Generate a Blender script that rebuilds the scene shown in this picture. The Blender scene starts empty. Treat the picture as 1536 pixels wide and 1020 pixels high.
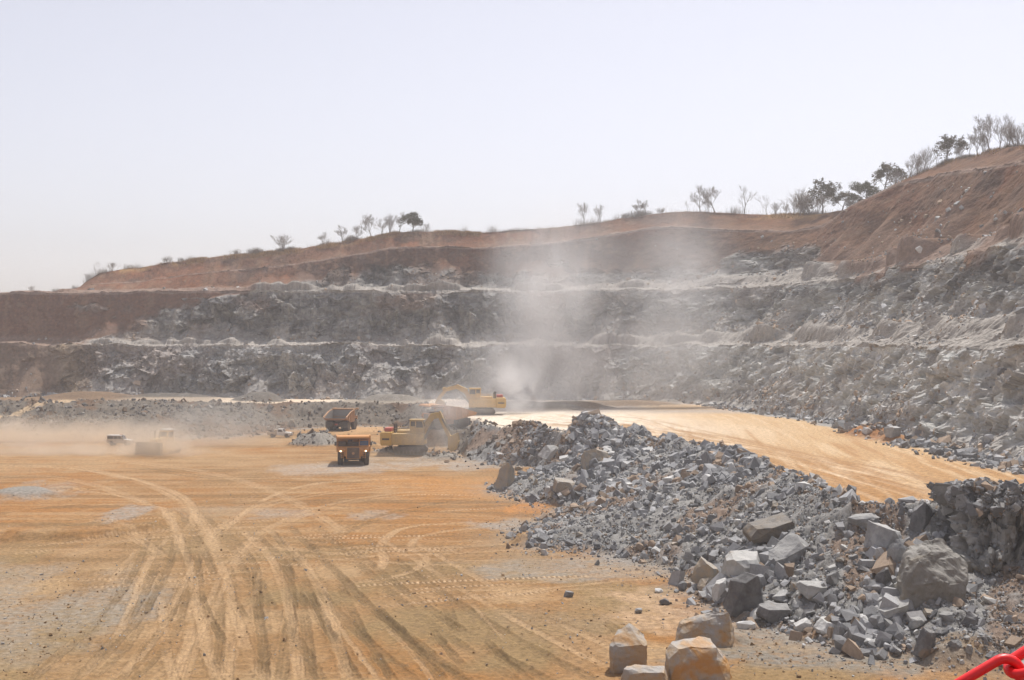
import bpy, bmesh, math, random
import numpy as np
from mathutils import Vector, Matrix
random.seed(7)
RNG = np.random.default_rng(11)
SC = bpy.context.scene
COL = SC.collection

# ------------------------------------------------------------------ survey frame
F = 1854.0          # focal length in units of the photo's pixels
HC = 20.0           # eye height over the pit floor
VH = 518.0          # row of the horizon
def P(u, v, z=0.0):
    Y = F * (HC - z) / (v - VH)
    return ((u - 768.0) / F * Y, Y)
def PX(u, Y):
    return (u - 768.0) / F * Y

# ------------------------------------------------------------------ noise
def _h(ix, iy, seed):
    a = ix.astype(np.int64).astype(np.uint32)
    b = iy.astype(np.int64).astype(np.uint32)
    h = a * np.uint32(374761393) + b * np.uint32(668265263) + np.uint32((seed * 2246822519 + 97) & 0xffffffff)
    h = (h ^ (h >> np.uint32(13))) * np.uint32(1274126177)
    h = (h ^ (h >> np.uint32(16))) * np.uint32(2654435769)
    h = h ^ (h >> np.uint32(15))
    return h.astype(np.float64) / 4294967295.0
def vnoise(x, y, seed=0):
    x = np.asarray(x, float); y = np.asarray(y, float)
    ix = np.floor(x); iy = np.floor(y)
    fx = x - ix; fy = y - iy
    ux = fx * fx * fx * (fx * (fx * 6 - 15) + 10); uy = fy * fy * fy * (fy * (fy * 6 - 15) + 10)
    a = _h(ix, iy, seed); b = _h(ix + 1, iy, seed); c = _h(ix, iy + 1, seed); d = _h(ix + 1, iy + 1, seed)
    return (a + (b - a) * ux) * (1 - uy) + (c + (d - c) * ux) * uy
def fbm(x, y, seed=0, octv=4, gain=0.5):
    t = 0; a = 1; n = 0
    for i in range(octv):
        t = t + a * (vnoise(x * 2 ** i + 13.7 * i, y * 2 ** i - 7.3 * i, seed + i * 31) - .5); n += a; a *= gain
    return t / n * 1.6          # about -0.6 .. 0.6
def facet(x, y, seed=0, tilt=1.0):
    """broken-rock relief: every voronoi cell is a tilted plane. about -0.7..0.7; also returns cell random"""
    x = np.asarray(x, float); y = np.asarray(y, float)
    ix = np.floor(x); iy = np.floor(y)
    best = np.full(x.shape, 1e9); val = np.zeros(x.shape); rid = np.zeros(x.shape)
    for dx in (-1, 0, 1):
        for dy in (-1, 0, 1):
            cx = ix + dx; cy = iy + dy
            px = cx + _h(cx, cy, seed); py = cy + _h(cx, cy, seed + 1)
            ex = x - px; ey = y - py
            d = ex * ex + ey * ey
            m = d < best
            r = _h(cx, cy, seed + 2)
            v = (r - .5) + tilt * (ex * (_h(cx, cy, seed + 3) - .5) * 1.6 + ey * (_h(cx, cy, seed + 4) - .5) * 1.6)
            best = np.where(m, d, best); val = np.where(m, v, val); rid = np.where(m, r, rid)
    return val, rid
def sst(x, a, b):
    t = np.clip((x - a) / (b - a), 0, 1)
    return t * t * (3 - 2 * t)
def mixc(c, d, m):
    return c + (np.asarray(d) - c) * m[..., None]

# ------------------------------------------------------------------ polylines
def catmull(pts, n=8):
    p = np.array(pts, float); out = []
    for i in range(len(p) - 1):
        p0 = p[max(i - 1, 0)]; p1 = p[i]; p2 = p[i + 1]; p3 = p[min(i + 2, len(p) - 1)]
        for k in range(n):
            t = k / n
            out.append(.5 * (2 * p1 + (p2 - p0) * t + (2 * p0 - 5 * p1 + 4 * p2 - p3) * t * t + (3 * p1 - p0 - 3 * p2 + p3) * t ** 3))
    out.append(p[-1])
    return np.array(out)
def pdist(x, y, pl):
    best = np.full(x.shape, 1e18); along = np.zeros(x.shape); s = 0
    for i in range(len(pl) - 1):
        a = pl[i]; d = pl[i + 1] - a; L2 = d @ d + 1e-9; L = math.sqrt(L2)
        t = np.clip(((x - a[0]) * d[0] + (y - a[1]) * d[1]) / L2, 0, 1)
        q = (x - a[0] - t * d[0]) ** 2 + (y - a[1] - t * d[1]) ** 2
        m = q < best
        best = np.where(m, q, best); along = np.where(m, s + t * L, along); s += L
    return np.sqrt(best), along
def inpoly(x, y, pl):
    c = np.zeros(x.shape, bool); n = len(pl)
    for i in range(n):
        x1, y1 = pl[i]; x2, y2 = pl[(i + 1) % n]
        if y1 == y2: continue
        m = ((y1 > y) != (y2 > y)) & (x < (x2 - x1) * (y - y1) / (y2 - y1) + x1)
        c ^= m
    return c

# ------------------------------------------------------------------ object helpers
def link(o): COL.objects.link(o); return o
def tag(o, label=None, cat=None, group=None, kind=None):
    if label: o["label"] = label
    if cat: o["category"] = cat
    if group: o["group"] = group
    if kind: o["kind"] = kind
    return o
def empty(name, loc=(0, 0, 0), rz=0.0):
    o = bpy.data.objects.new(name, None); o.location = loc; o.rotation_euler = (0, 0, rz); o.empty_display_size = .5
    return link(o)
def np_mesh(name, V, Fq, colors=None, smooth=False, mat=None):
    """V (n,3), Fq list of index arrays (m,k) with k 3 or 4"""
    me = bpy.data.meshes.new(name)
    if isinstance(Fq, np.ndarray): Fq = [Fq]
    V = np.asarray(V, np.float32)
    me.vertices.add(len(V)); me.vertices.foreach_set("co", V.ravel())
    loops = np.concatenate([f.ravel() for f in Fq]).astype(np.int32)
    tot = np.concatenate([np.full(len(f), f.shape[1], np.int32) for f in Fq])
    st = np.concatenate([[0], np.cumsum(tot)[:-1]]).astype(np.int32)
    me.loops.add(len(loops)); me.loops.foreach_set("vertex_index", loops)
    me.polygons.add(len(tot)); me.polygons.foreach_set("loop_start", st); me.polygons.foreach_set("loop_total", tot)
    me.polygons.foreach_set("use_smooth", np.full(len(tot), smooth, bool))
    me.update(calc_edges=True)
    if colors is not None:
        at = me.color_attributes.new("col", 'FLOAT_COLOR', 'POINT')
        c = np.ones((len(V), 4), np.float32); c[:, :3] = colors
        at.data.foreach_set("color", c.ravel())
    if mat: me.materials.append(mat)
    return me
def np_obj(name, V, Fq, colors=None, smooth=False, mat=None, parent=None):
    o = bpy.data.objects.new(name, np_mesh(name, V, Fq, colors, smooth, mat)); o.parent = parent
    return link(o)
def gridfaces(nr, nc):
    i = np.arange(nr * nc).reshape(nr, nc)
    return np.stack([i[:-1, :-1], i[:-1, 1:], i[1:, 1:], i[1:, :-1]], -1).reshape(-1, 4)

class MB:
    def __init__(s): s.v = []; s.f = []
    def add(s, vs, fs):
        n = len(s.v); s.v += [tuple(v) for v in vs]; s.f += [tuple(n + i for i in f) for f in fs]; return s
    def box(s, a, b, rot=None, piv=None):
        x0, y0, z0 = a; x1, y1, z1 = b
        vs = [(x0, y0, z0), (x1, y0, z0), (x1, y1, z0), (x0, y1, z0), (x0, y0, z1), (x1, y0, z1), (x1, y1, z1), (x0, y1, z1)]
        if rot is not None:
            pv = Vector(piv if piv else ((x0 + x1) / 2, (y0 + y1) / 2, (z0 + z1) / 2))
            vs = [rot @ (Vector(v) - pv) + pv for v in vs]
        return s.add(vs, [(3, 2, 1, 0), (4, 5, 6, 7), (0, 1, 5, 4), (1, 2, 6, 5), (2, 3, 7, 6), (3, 0, 4, 7)])
    def prism(s, poly, axis, a, b):
        """poly in the plane of the two other axes (x: (y,z), y: (x,z), z: (x,y))"""
        def mk(p, t): return {'x': (t, p[0], p[1]), 'y': (p[0], t, p[1]), 'z': (p[0], p[1], t)}[axis]
        n = len(poly)
        vs = [mk(p, a) for p in poly] + [mk(p, b) for p in poly]
        fs = [tuple(range(n - 1, -1, -1)), tuple(range(n, 2 * n))] + [(i, (i + 1) % n, n + (i + 1) % n, n + i) for i in range(n)]
        return s.add(vs, fs)
    def tube(s, pts, r, n=8, cap=True):
        pts = [Vector(p) for p in pts]; rs = r if isinstance(r, (list, tuple)) else [r] * len(pts)
        vs = []; up = None
        for i, p in enumerate(pts):
            d = (pts[min(i + 1, len(pts) - 1)] - pts[max(i - 1, 0)]).normalized()
            if up is None:
                up = d.orthogonal().normalized()
            else:
                up = (up - d * up.dot(d))
                up = up.normalized() if up.length > 1e-5 else d.orthogonal().normalized()
            sd = d.cross(up)
            for k in range(n):
                a = 2 * math.pi * k / n
                vs.append(p + (up * math.cos(a) + sd * math.sin(a)) * rs[i])
        fs = []
        for i in range(len(pts) - 1):
            for k in range(n):
                fs.append((i * n + k, i * n + (k + 1) % n, (i + 1) * n + (k + 1) % n, (i + 1) * n + k))
        if cap:
            fs.append(tuple(range(n - 1, -1, -1))); fs.append(tuple((len(pts) - 1) * n + k for k in range(n)))
        return s.add(vs, fs)
    def lathe(s, prof, c, axis='x', n=24):
        """prof (along, radius), around the axis through c"""
        vs = []
        for (t, r) in prof:
            for k in range(n):
                a = 2 * math.pi * k / n; p, q = r * math.cos(a), r * math.sin(a)
                vs.append({'x': (c[0] + t, c[1] + p, c[2] + q), 'y': (c[0] + p, c[1] + t, c[2] + q), 'z': (c[0] + p, c[1] + q, c[2] + t)}[axis])
        fs = []
        for i in range(len(prof) - 1):
            for k in range(n):
                fs.append((i * n + k, i * n + (k + 1) % n, (i + 1) * n + (k + 1) % n, (i + 1) * n + k))
        fs.append(tuple(range(n - 1, -1, -1))); fs.append(tuple((len(prof) - 1) * n + k for k in range(n)))
        return s.add(vs, fs)
    def build(s, name, mat, parent=None, smooth=False, bevel=0.0):
        me = bpy.data.meshes.new(name); me.from_pydata(s.v, [], s.f); me.materials.append(mat)
        bm = bmesh.new(); bm.from_mesh(me); bmesh.ops.recalc_face_normals(bm, faces=bm.faces)
        if bevel > 0:
            ed = [e for e in bm.edges if len(e.link_faces) == 2 and e.calc_face_angle(0) > .5]
            bmesh.ops.bevel(bm, geom=ed, offset=bevel, segments=1, affect='EDGES', clamp_overlap=True)
        if smooth:
            for f in bm.faces: f.smooth = True
        bm.to_mesh(me); bm.free()
        o = bpy.data.objects.new(name, me); o.parent = parent
        return link(o)

def copy_tree(o, parent=None):
    kids = list(o.children)
    c = o.copy(); COL.objects.link(c); c.parent = parent
    for k in kids: copy_tree(k, c)
    return c

# ------------------------------------------------------------------ materials
def nodes(m):
    m.use_nodes = True; nt = m.node_tree; return nt, nt.nodes, nt.links, nt.nodes["Principled BSDF"]
def M_attr(name, scale=1.0, amt=.25, bump=.3, rough=.95, bscale=None, dist=.1, spot=0.0, spotcol=(.5, .48, .45), spotscale=3.0):
    """albedo from the mesh's own mineral colour, broken up by fine procedural noise and bump"""
    m = bpy.data.materials.new(name); nt, N, L, B = nodes(m)
    at = N.new("ShaderNodeAttribute"); at.attribute_name = "col"
    geo = N.new("ShaderNodeNewGeometry")
    n1 = N.new("ShaderNodeTexNoise"); n1.inputs["Scale"].default_value = scale; n1.inputs["Detail"].default_value = 8; n1.inputs["Roughness"].default_value = .65
    L.new(geo.outputs["Position"], n1.inputs["Vector"])
    mr = N.new("ShaderNodeMapRange"); mr.inputs[1].default_value = .25; mr.inputs[2].default_value = .75
    mr.inputs[3].default_value = 1 - amt; mr.inputs[4].default_value = 1 + amt
    L.new(n1.outputs["Fac"], mr.inputs[0])
    mx = N.new("ShaderNodeVectorMath"); mx.operation = 'SCALE'
    L.new(at.outputs["Color"], mx.inputs[0]); L.new(mr.outputs[0], mx.inputs["Scale"])
    out = mx.outputs[0]
    if spot > 0:
        vo = N.new("ShaderNodeTexNoise"); vo.inputs["Scale"].default_value = spotscale; vo.inputs["Detail"].default_value = 3
        L.new(geo.outputs["Position"], vo.inputs["Vector"])
        r2 = N.new("ShaderNodeMapRange"); r2.inputs[1].default_value = .6; r2.inputs[2].default_value = .72; r2.inputs[4].default_value = spot
        L.new(vo.outputs["Fac"], r2.inputs[0])
        mm = N.new("ShaderNodeMix"); mm.data_type = 'RGBA'
        L.new(r2.outputs[0], mm.inputs["Factor"]); L.new(out, mm.inputs[6]); mm.inputs[7].default_value = (*spotcol, 1)
        out = mm.outputs[2]
    L.new(out, B.inputs["Base Color"])
    B.inputs["Roughness"].default_value = rough; B.inputs["Specular IOR Level"].default_value = .15
    if bump > 0:
        n2 = N.new("ShaderNodeTexNoise"); n2.inputs["Scale"].default_value = bscale or scale * 2; n2.inputs["Detail"].default_value = 8; n2.inputs["Roughness"].default_value = .7
        L.new(geo.outputs["Position"], n2.inputs["Vector"])
        bp = N.new("ShaderNodeBump"); bp.inputs["Strength"].default_value = bump; bp.inputs["Distance"].default_value = dist
        L.new(n2.outputs["Fac"], bp.inputs["Height"]); L.new(bp.outputs[0], B.inputs["Normal"])
    return m
def M_paint(name, col, dust=.35, dustcol=(.34, .24, .15), rough=.55, metal=0.0, scale=1.2, emit=None):
    """painted or bare metal, rubber or cloth with uneven pit dust on it"""
    m = bpy.data.materials.new(name); nt, N, L, B = nodes(m)
    tc = N.new("ShaderNodeTexCoord")
    n1 = N.new("ShaderNodeTexNoise"); n1.inputs["Scale"].default_value = scale; n1.inputs["Detail"].default_value = 7; n1.inputs["Roughness"].default_value = .65
    L.new(tc.outputs["Object"], n1.inputs["Vector"])
    mr = N.new("ShaderNodeMapRange"); mr.inputs[1].default_value = .3; mr.inputs[2].default_value = .7; mr.inputs[3].default_value = dust * .3; mr.inputs[4].default_value = min(1, dust * 1.5)
    L.new(n1.outputs["Fac"], mr.inputs[0])
    mm = N.new("ShaderNodeMix"); mm.data_type = 'RGBA'
    L.new(mr.outputs[0], mm.inputs["Factor"]); mm.inputs[6].default_value = (*col, 1); mm.inputs[7].default_value = (*dustcol, 1)
    L.new(mm.outputs[2], B.inputs["Base Color"])
    B.inputs["Roughness"].default_value = rough; B.inputs["Metallic"].default_value = metal
    if emit:
        B.inputs["Emission Color"].default_value = (*emit[0], 1); B.inputs["Emission Strength"].default_value = emit[1]
    return m
# ================================================================== pit floor and upper working level
CREST = np.array([(-420, 300), (-200, 306), (-135, 312), (-108, 315), (-75, 316), (-47, 317), (-25, 315), (-20, 300), (-17.5, 275), (-13, 263), (-8.5, 252), (-6.5, 240), (-5, 229),
                  (0, 219), (4, 209), (8, 199), (11.7, 193), (16, 182), (21, 169), (24.3, 154.5), (26.3, 134.7), (27.4, 119.5), (27.4, 107),
                  (27.8, 99.5), (33, 98.8), (45, 97), (60, 95), (90, 90), (160, 80)], float)
TOE = np.array([(-420, 270), (-200, 272), (-121, 290), (-101, 281), (-72, 259), (-56, 276), (-51.6, 292), (-44, 303), (-27.5, 303), (-24, 285), (-21.5, 264), (-17.5, 252),
                (-11, 241), (-8.6, 228), (-7.2, 215), (-3.2, 208), (3, 202), (4.5, 190), (0, 178), (-2.4, 171), (3.5, 156.5), (6.6, 150), (1.2, 131.5), (2.1, 122.8),
                (8.5, 118.9), (14, 111.7), (15.1, 101), (16.3, 91), (19.3, 86.8), (21.6, 83), (24.1, 79.4), (27, 78.4), (34, 75.5), (48, 70), (90, 66), (160, 62)], float)
CPOLY = np.vstack([CREST, [(500, 80), (500, 600), (-600, 600), (-600, 300)]])
TPOLY = np.vstack([TOE, [(500, 62), (500, 600), (-600, 600), (-600, 270)]])

def zplat(x, y):
    return 5.0 + 1.9 * sst(x, -2, 24) * sst(-y, -290, -200) + 1.2 * sst(-x, 55, 100) * sst(y, 290, 310) * .6

PATCH = []   # (x, y, rx, ry, colour, strength)  real changes of material on the floor
def patch(u, v, ru, rv, col, k, z=0.0):
    x, y = P(u, v, z)
    x2, _ = P(u + ru, v, z); _, y1 = P(u, v + rv, z); _, y2 = P(u, v - rv, z)
    PATCH.append((x, (y1 + y2) / 2, abs(x2 - x), abs(y2 - y1) / 2, np.array(col), k))
TAN = np.array((.262, .158, .071)); ORANGE = np.array((.30, .145, .047)); DUSTY = np.array((.36, .235, .122)); BROWN = np.array((.185, .112, .05))
GREYG = np.array((.275, .235, .185)); CREAM = np.array((.66, .58, .475)); OLIVE = np.array((.25, .175, .085))
GL = (.30, .268, .23)
patch(60, 930, 170, 60, GREYG, .9); patch(30, 860, 130, 25, GREYG, .6); patch(20, 985, 120, 25, GREYG, .45)
patch(190, 780, 32, 14, GL, .85); patch(45, 738, 70, 14, GL, .9)
patch(300, 770, 110, 12, (.33, .27, .2), .4); patch(420, 770, 60, 8, GL, .5)
patch(900, 850, 190, 22, (.27, .24, .2), .85); patch(740, 855, 60, 18, (.27, .25, .22), .6); patch(760, 788, 70, 8, GL, .9); patch(560, 775, 40, 7, GL, .6)
patch(1000, 835, 160, 18, (.26, .25, .24), .9); patch(470, 705, 80, 9, (.36, .31, .26), .6); patch(530, 700, 80, 8, (.33, .29, .25), .7)
patch(640, 695, 120, 9, (.36, .33, .29), .7); patch(720, 700, 60, 7, GL, .8)
patch(1150, 955, 150, 26, (.25, .215, .17), 1.0); patch(1250, 985, 220, 26, (.22, .195, .16), 1.0); patch(1010, 925, 90, 22, (.46, .31, .19), .8)
patch(960, 895, 60, 12, (.47, .32, .2), .8); patch(880, 960, 60, 40, (.30, .19, .10), .5); patch(840, 930, 110, 25, (.27, .19, .11), .6)
patch(640, 860, 120, 40, BROWN, .55); patch(760, 830, 110, 20, (.28, .18, .09), .6); patch(420, 835, 90, 16, OLIVE, .6); patch(690, 735, 140, 22, (.42, .20, .06), .7)
patch(800, 760, 40, 14, (.44, .19, .05), .9); patch(790, 690, 30, 6, (.42, .2, .06), .8); patch(250, 790, 70, 40, OLIVE, .35)
patch(350, 800, 70, 20, (.30, .20, .1), .5); patch(1180, 970, 40, 12, (.34, .22, .1), .6); patch(1430, 985, 40, 22, (.24, .15, .07), .8)
patch(60, 700, 200, 8, DUSTY, .7); patch(250, 690, 200, 8, DUSTY, .6); patch(150, 675, 220, 8, DUSTY, .8); patch(420, 665, 60, 8, DUSTY, .6)
patch(0, 660, 100, 10, (.4, .33, .27), .7); patch(540, 643, 50, 7, (.50, .31, .16), .8); patch(390, 650, 40, 5, (.40, .22, .11), .8)

def img(pts): return catmull([P(u, v) for u, v in pts], 8)
TRACKS = []  # (polyline, half width, kind, strength)   kind: 'd' damp compacted, 'l' dusty ridge, 't' tread print
def trk(pts, w, kind, k=1.0): TRACKS.append((img(pts), w / 2, kind, k))
for pts, w in [([(290, 825), (297, 847), (302, 897), (320, 937), (350, 985)], .62), ([(335, 838), (347, 860), (350, 897), (373, 936)], .62),
               ([(378, 842), (383, 853), (387, 913), (391, 945)], .75), ([(428, 836), (433, 867), (437, 913), (430, 963), (418, 1030)], .85),
               ([(452, 858), (460, 880), (480, 920), (505, 970)], .6), ([(462, 880), (471, 900), (501, 961), (540, 1030)], .75),
               ([(505, 866), (518, 890), (545, 951), (596, 1030)], .62), ([(556, 898), (566, 913), (617, 964), (669, 1030)], .75),
               ([(660, 898), (671, 913), (684, 952)], .8), ([(780, 905), (793, 910), (840, 934), (925, 955)], .6),
               ([(870, 908), (885, 918), (916, 938), (938, 960)], .8), ([(640, 930), (660, 960), (720, 1025)], .6), ([(700, 925), (735, 965), (800, 1025)], .55)]:
    trk(pts, w, 'd', 1.0)
for pts, w in [([(260, 800), (233, 827), (213, 867), (187, 933), (160, 973), (110, 1030)], .55), ([(300, 850), (267, 893), (240, 933), (207, 980), (180, 1030)], .5),
               ([(330, 905), (310, 933), (280, 980), (240, 1030)], .5), ([(130, 945), (113, 960), (55, 1018)], .6), ([(220, 818), (207, 823), (187, 847), (160, 880)], .5),
               ([(300, 860), (320, 847), (367, 833), (433, 813), (520, 800)], .6), ([(760, 782), (688, 785), (610, 792), (573, 815), (576, 842), (560, 865)], .9),
               ([(760, 790), (688, 795), (630, 805), (617, 822), (640, 839), (600, 863), (500, 880)], .8), ([(470, 860), (485, 883), (508, 937), (542, 985), (575, 1030)], .4),
               ([(570, 925), (583, 944), (620, 981), (655, 1030)], .4), ([(700, 900), (715, 913), (762, 965)], .35), ([(780, 908), (789, 917), (870, 953)], .35),
               ([(250, 790), (240, 765), (190, 745), (90, 735), (-40, 745)], .7), ([(280, 800), (290, 760), (240, 730), (120, 705), (-60, 695)], 1.0),
               ([(330, 800), (380, 760), (430, 735), (500, 722), (640, 716)], .8), ([(205, 960), (270, 925), (330, 890), (345, 872)], .4)]:
    trk(pts, w, 'l', .9)
for pts, w in [([(440, 808), (560, 806), (690, 801)], .7), ([(440, 813), (560, 811), (690, 806)], .5), ([(470, 885), (560, 878), (671, 872), (800, 866), (930, 862)], .7),
               ([(545, 913), (640, 902), (705, 897), (780, 890), (850, 883)], .75), ([(500, 874), (640, 864), (730, 857)], .6), ([(420, 850), (520, 845), (640, 846)], .6),
               ([(520, 900), (620, 889), (700, 882)], .5), ([(400, 826), (520, 822), (650, 824)], .6), ([(620, 770), (700, 765), (760, 762)], .8), ([(560, 745), (650, 742), (740, 745)], .8)]:
    trk(pts, w, 't', 1.0)
_r = random.Random(5)
for pts, w in [([(270, 770), (300, 815), (322, 870), (330, 940), (322, 1035)], .7), ([(255, 770), (275, 820), (292, 880), (285, 950), (262, 1035)], .7), ([(330, 790), (370, 830), (392, 880), (398, 950), (392, 1035)], .75), ([(350, 785), (400, 830), (425, 880), (440, 950), (452, 1035)], .75),
               ([(240, 800), (232, 850), (205, 910), (150, 980), (95, 1035)], .7), ([(225, 795), (205, 850), (165, 910), (100, 975), (30, 1035)], .7), ([(400, 790), (440, 835), (490, 900), (560, 970), (640, 1035)], .8), ([(430, 785), (480, 835), (545, 900), (625, 965), (720, 1035)], .8),
               ([(500, 800), (560, 850), (640, 910), (740, 975), (850, 1035)], .8), ([(560, 800), (640, 850), (730, 905), (840, 965), (930, 1010)], .7)]:
    k_ = _r.choice('dld'); trk(pts, w, k_, .75); trk([(a + 3.0 * (b - 518) / 21, b) for a, b in pts], w, k_, .7)
for pts in [[(-60, 720), (80, 715), (200, 745), (262, 790), (268, 830)], [(-60, 705), (100, 700), (230, 728), (300, 775), (330, 830)], [(-60, 694), (140, 690), (300, 705), (420, 740), (520, 800)], [(300, 830), (330, 790), (400, 755), (500, 735), (620, 725)], [(340, 850), (390, 800), (470, 765), (580, 742), (700, 732)],
            [(420, 860), (480, 810), (570, 775), (660, 755), (740, 745)], [(200, 700), (330, 715), (470, 712), (600, 705)], [(120, 780), (200, 800), (250, 840)], [(300, 800), (420, 806), (560, 818), (760, 822)], [(280, 815), (420, 822), (560, 834), (780, 842)]]:
    k_ = _r.choice('ldl'); trk(pts, 1.0, k_, .6); trk([(a, b + 3.2 * ((b - 518) ** 2) / (F * HC)) for a, b in pts], 1.0, k_, .55)
for i in range(9):       # the day's traffic fanning out towards the eye
    u1 = _r.uniform(-60, 860); v1 = 1040; w = _r.choice([.45, .6, .75])
    jx = 235 + (u1 - 100) * .38 + _r.uniform(-60, 60); jv = _r.uniform(812, 900)
    bend = _r.uniform(-25, 25)
    pts = [(jx, jv), (jx + (u1 - jx) * .25 + bend * .4, jv + (v1 - jv) * .3), (jx + (u1 - jx) * .6 + bend, jv + (v1 - jv) * .66), (u1, v1)]
    kd = _r.choice('dlldlt'); st = _r.uniform(.25, .7)
    trk(pts, w, kd, st)
    trk([(a + 2.4 * (b - 500) / 22 + 8, b) for a, b in pts], w, kd, st * .9)
for i in range(34):       # cross traffic between the face and the haul road
    v0 = _r.uniform(705, 890); u0 = _r.uniform(-100, 700); L = _r.uniform(150, 500); sl = _r.uniform(-.12, .06)
    pts = [(u0 + L * t, v0 + sl * L * t + _r.uniform(-3, 3)) for t in (0, .33, .66, 1)]
    kd = _r.choice('dlltd'); st = _r.uniform(.25, .6)
    trk(pts, _r.choice([.6, .8, 1.0]), kd, st); trk([(a, b + 2.2 * (b - 500) / 75) for a, b in pts], .8, kd, st)
for i in range(8):       # tread prints of the loaders working along the heap
    v0 = _r.uniform(800, 905); u0 = _r.uniform(380, 640); L = _r.uniform(120, 330); sl = _r.uniform(-.10, .0)
    trk([(u0 + L * t, v0 + sl * L * t + _r.uniform(-2, 2)) for t in (0, .33, .66, 1)], _r.choice([.55, .7]), 't', _r.uniform(.5, .9))
PTRACKS = []
for i in range(40):       # traffic along the upper level
    t0 = _r.uniform(0, 1)
    a = (_r.uniform(-6, 30), 250 + _r.uniform(-25, 20)); b = (24 + 8 * t0 + _r.uniform(-3, 3), 170 + _r.uniform(-10, 10)); c = (29.5 + 12 * t0, 128 + _r.uniform(-8, 8)); d = (31 + 14 * t0, 100)
    PTRACKS.append((catmull([a, b, c, d], 6), _r.uniform(.3, .8), _r.choice('ddl'), _r.uniform(.3, .9)))

def heaps(x, y):
    """windrows, mounds and banks on the floor and on the upper level: (u, v, z base, half width px, half depth m, height)"""
    z = np.zeros(x.shape)
    for (u, v, zb, ru, ry, h) in HEAPS:
        cx, cy = P(u, v, zb); rx = ru * cy / F
        d = np.sqrt(((x - cx) / rx) ** 2 + ((y - cy) / ry) ** 2 ) + .25 * fbm(x / (rx * .7), y / (ry * .7), 91, 3)
        z = np.maximum(z, h * sst(1.15 - d, 0, .85))
    return z
HEAPS = [(35, 742, 0, 62, 5, .8), (95, 735, 0, 30, 2.5, .35), (478, 668, 0, 42, 7, 2.6), (520, 668, 0, 55, 5, 1.5), (590, 680, 0, 40, 4, .9), (660, 688, 0, 40, 4, 1.0),
         (1302, 655, 6.7, 34, 5, 1.5), (1340, 664, 6.7, 30, 3, .9),
         (1085, 958, 0, 42, 1.6, .55), (1440, 992, 0, 60, 2.2, 1.2), (790, 812, 0, 26, 3, 1.0), (845, 758, 0, 45, 3, .8), (795, 690, 0, 32, 5, 1.2),
         (800, 648, 5.6, 46, 8, .3), (872, 653, 6, 36, 7, 2.5), (905, 656, 6, 34, 6, 1.9), (940, 664, 6.2, 30, 5, 1.1),
         (850, 612, 5, 70, 5, 1.6), (780, 611, 5, 50, 8, 1.6), (940, 608, 5, 100, 4, 1.2), (1030, 604, 5, 60, 3, .9), (830, 614, 5, 50, 4, 1.6),
         (1000, 597, 5, 80, 8, 1.5), (140, 600, 5.2, 80, 6, 1.8), (250, 600, 5, 80, 5, 1.2), (330, 642, 0, 70, 9, 2.4), (390, 632, 0, 40, 8, 2.6), (190, 650, 0, 90, 8, 2.0), (60, 645, 0, 80, 8, 2.4), (270, 660, 0, 50, 6, 1.0), (590, 630, 0, 50, 6, 1.8)]

def ground_h(x, y, detail=False):
    x = np.asarray(x, float); y = np.asarray(y, float)
    wx = x + .9 * fbm(x / 4, y / 4, 3, 3) + 2.0 * fbm(x / 14, y / 14, 8, 2) * sst(y, 120, 200); wy = y + .9 * fbm(x / 4, y / 4, 4, 3) + 2.5 * fbm(x / 14, y / 14, 9, 2) * sst(y, 120, 200)
    dc, ac = pdist(wx, wy, CREST); dt, at_ = pdist(wx, wy, TOE)
    inc = inpoly(wx, wy, CPOLY); inT = inpoly(wx, wy, TPOLY)
    t = np.where(inc, 1.0, np.where(inT, dt / (dt + dc + 1e-6), 0.0))
    zp = zplat(x, y)
    lip = .38 * np.exp(-(dc / 1.6) ** 2) * (.4 + 1.2 * vnoise(x / 3, y / 3, 41))
    ts = t ** .9
    floor = .22 * fbm(x / 22, y / 30, 5, 3) + .07 * fbm(x / 3, y / 4, 6, 3)
    z = floor * (1 - ts) + zp * ts + lip * sst(t, .5, 1) * np.where(y < 290, 1, .8)
    sl = np.sin(np.clip(t, 0, 1) * math.pi) ** .6
    z = z + sl * (1.5 * fbm(x / 9, y / 9, 21, 4) + .5 * fbm(x / 1.8, y / 1.8, 22, 3))
    z = z + sl * (x < -8) * (y > 215) * 2.6 * fbm(x / 16, y / 11, 23, 3)
    z = z + np.where(inc, .16 * fbm(x / 14, y / 14, 25, 3), 0)
    # low bank left of the haul road
    bx, by = P(120, 785); d = np.sqrt(((x - bx) / 11.5) ** 2 + ((y - by) / 13) ** 2) + .12 * fbm(x / 5, y / 5, 33, 3)
    z = z + .75 * sst(-d, -1.0, -.86) * (t < .01)
    z = z - 1.0 * np.exp(-((x - 30.5) / 4.5) ** 2 - ((y - 96.5) / 5) ** 2) * np.where(inc, 0, sst(dc, 0, 3.5))
    z = z + heaps(x, y)
    # trodden pad where the far haul truck is loaded
    d = np.sqrt(((x + 13.5) / 6.5) ** 2 + ((y - 249) / 5.5) ** 2); w = sst(-d, -1.25, -.85); z = z * (1 - w) + 3.2 * w
    # lookout the picture is taken from
    w = sst(-y, -27, -4)
    look = 18.4 - 18.4 * np.clip((y - 4.2) / 21, 0, 1) + .3 * fbm(x / 3, y / 3, 44, 3) * (y > 4)
    z = np.where(y < 27, np.maximum(z, look), z)
    return z, t, inc, dc, dt

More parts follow.
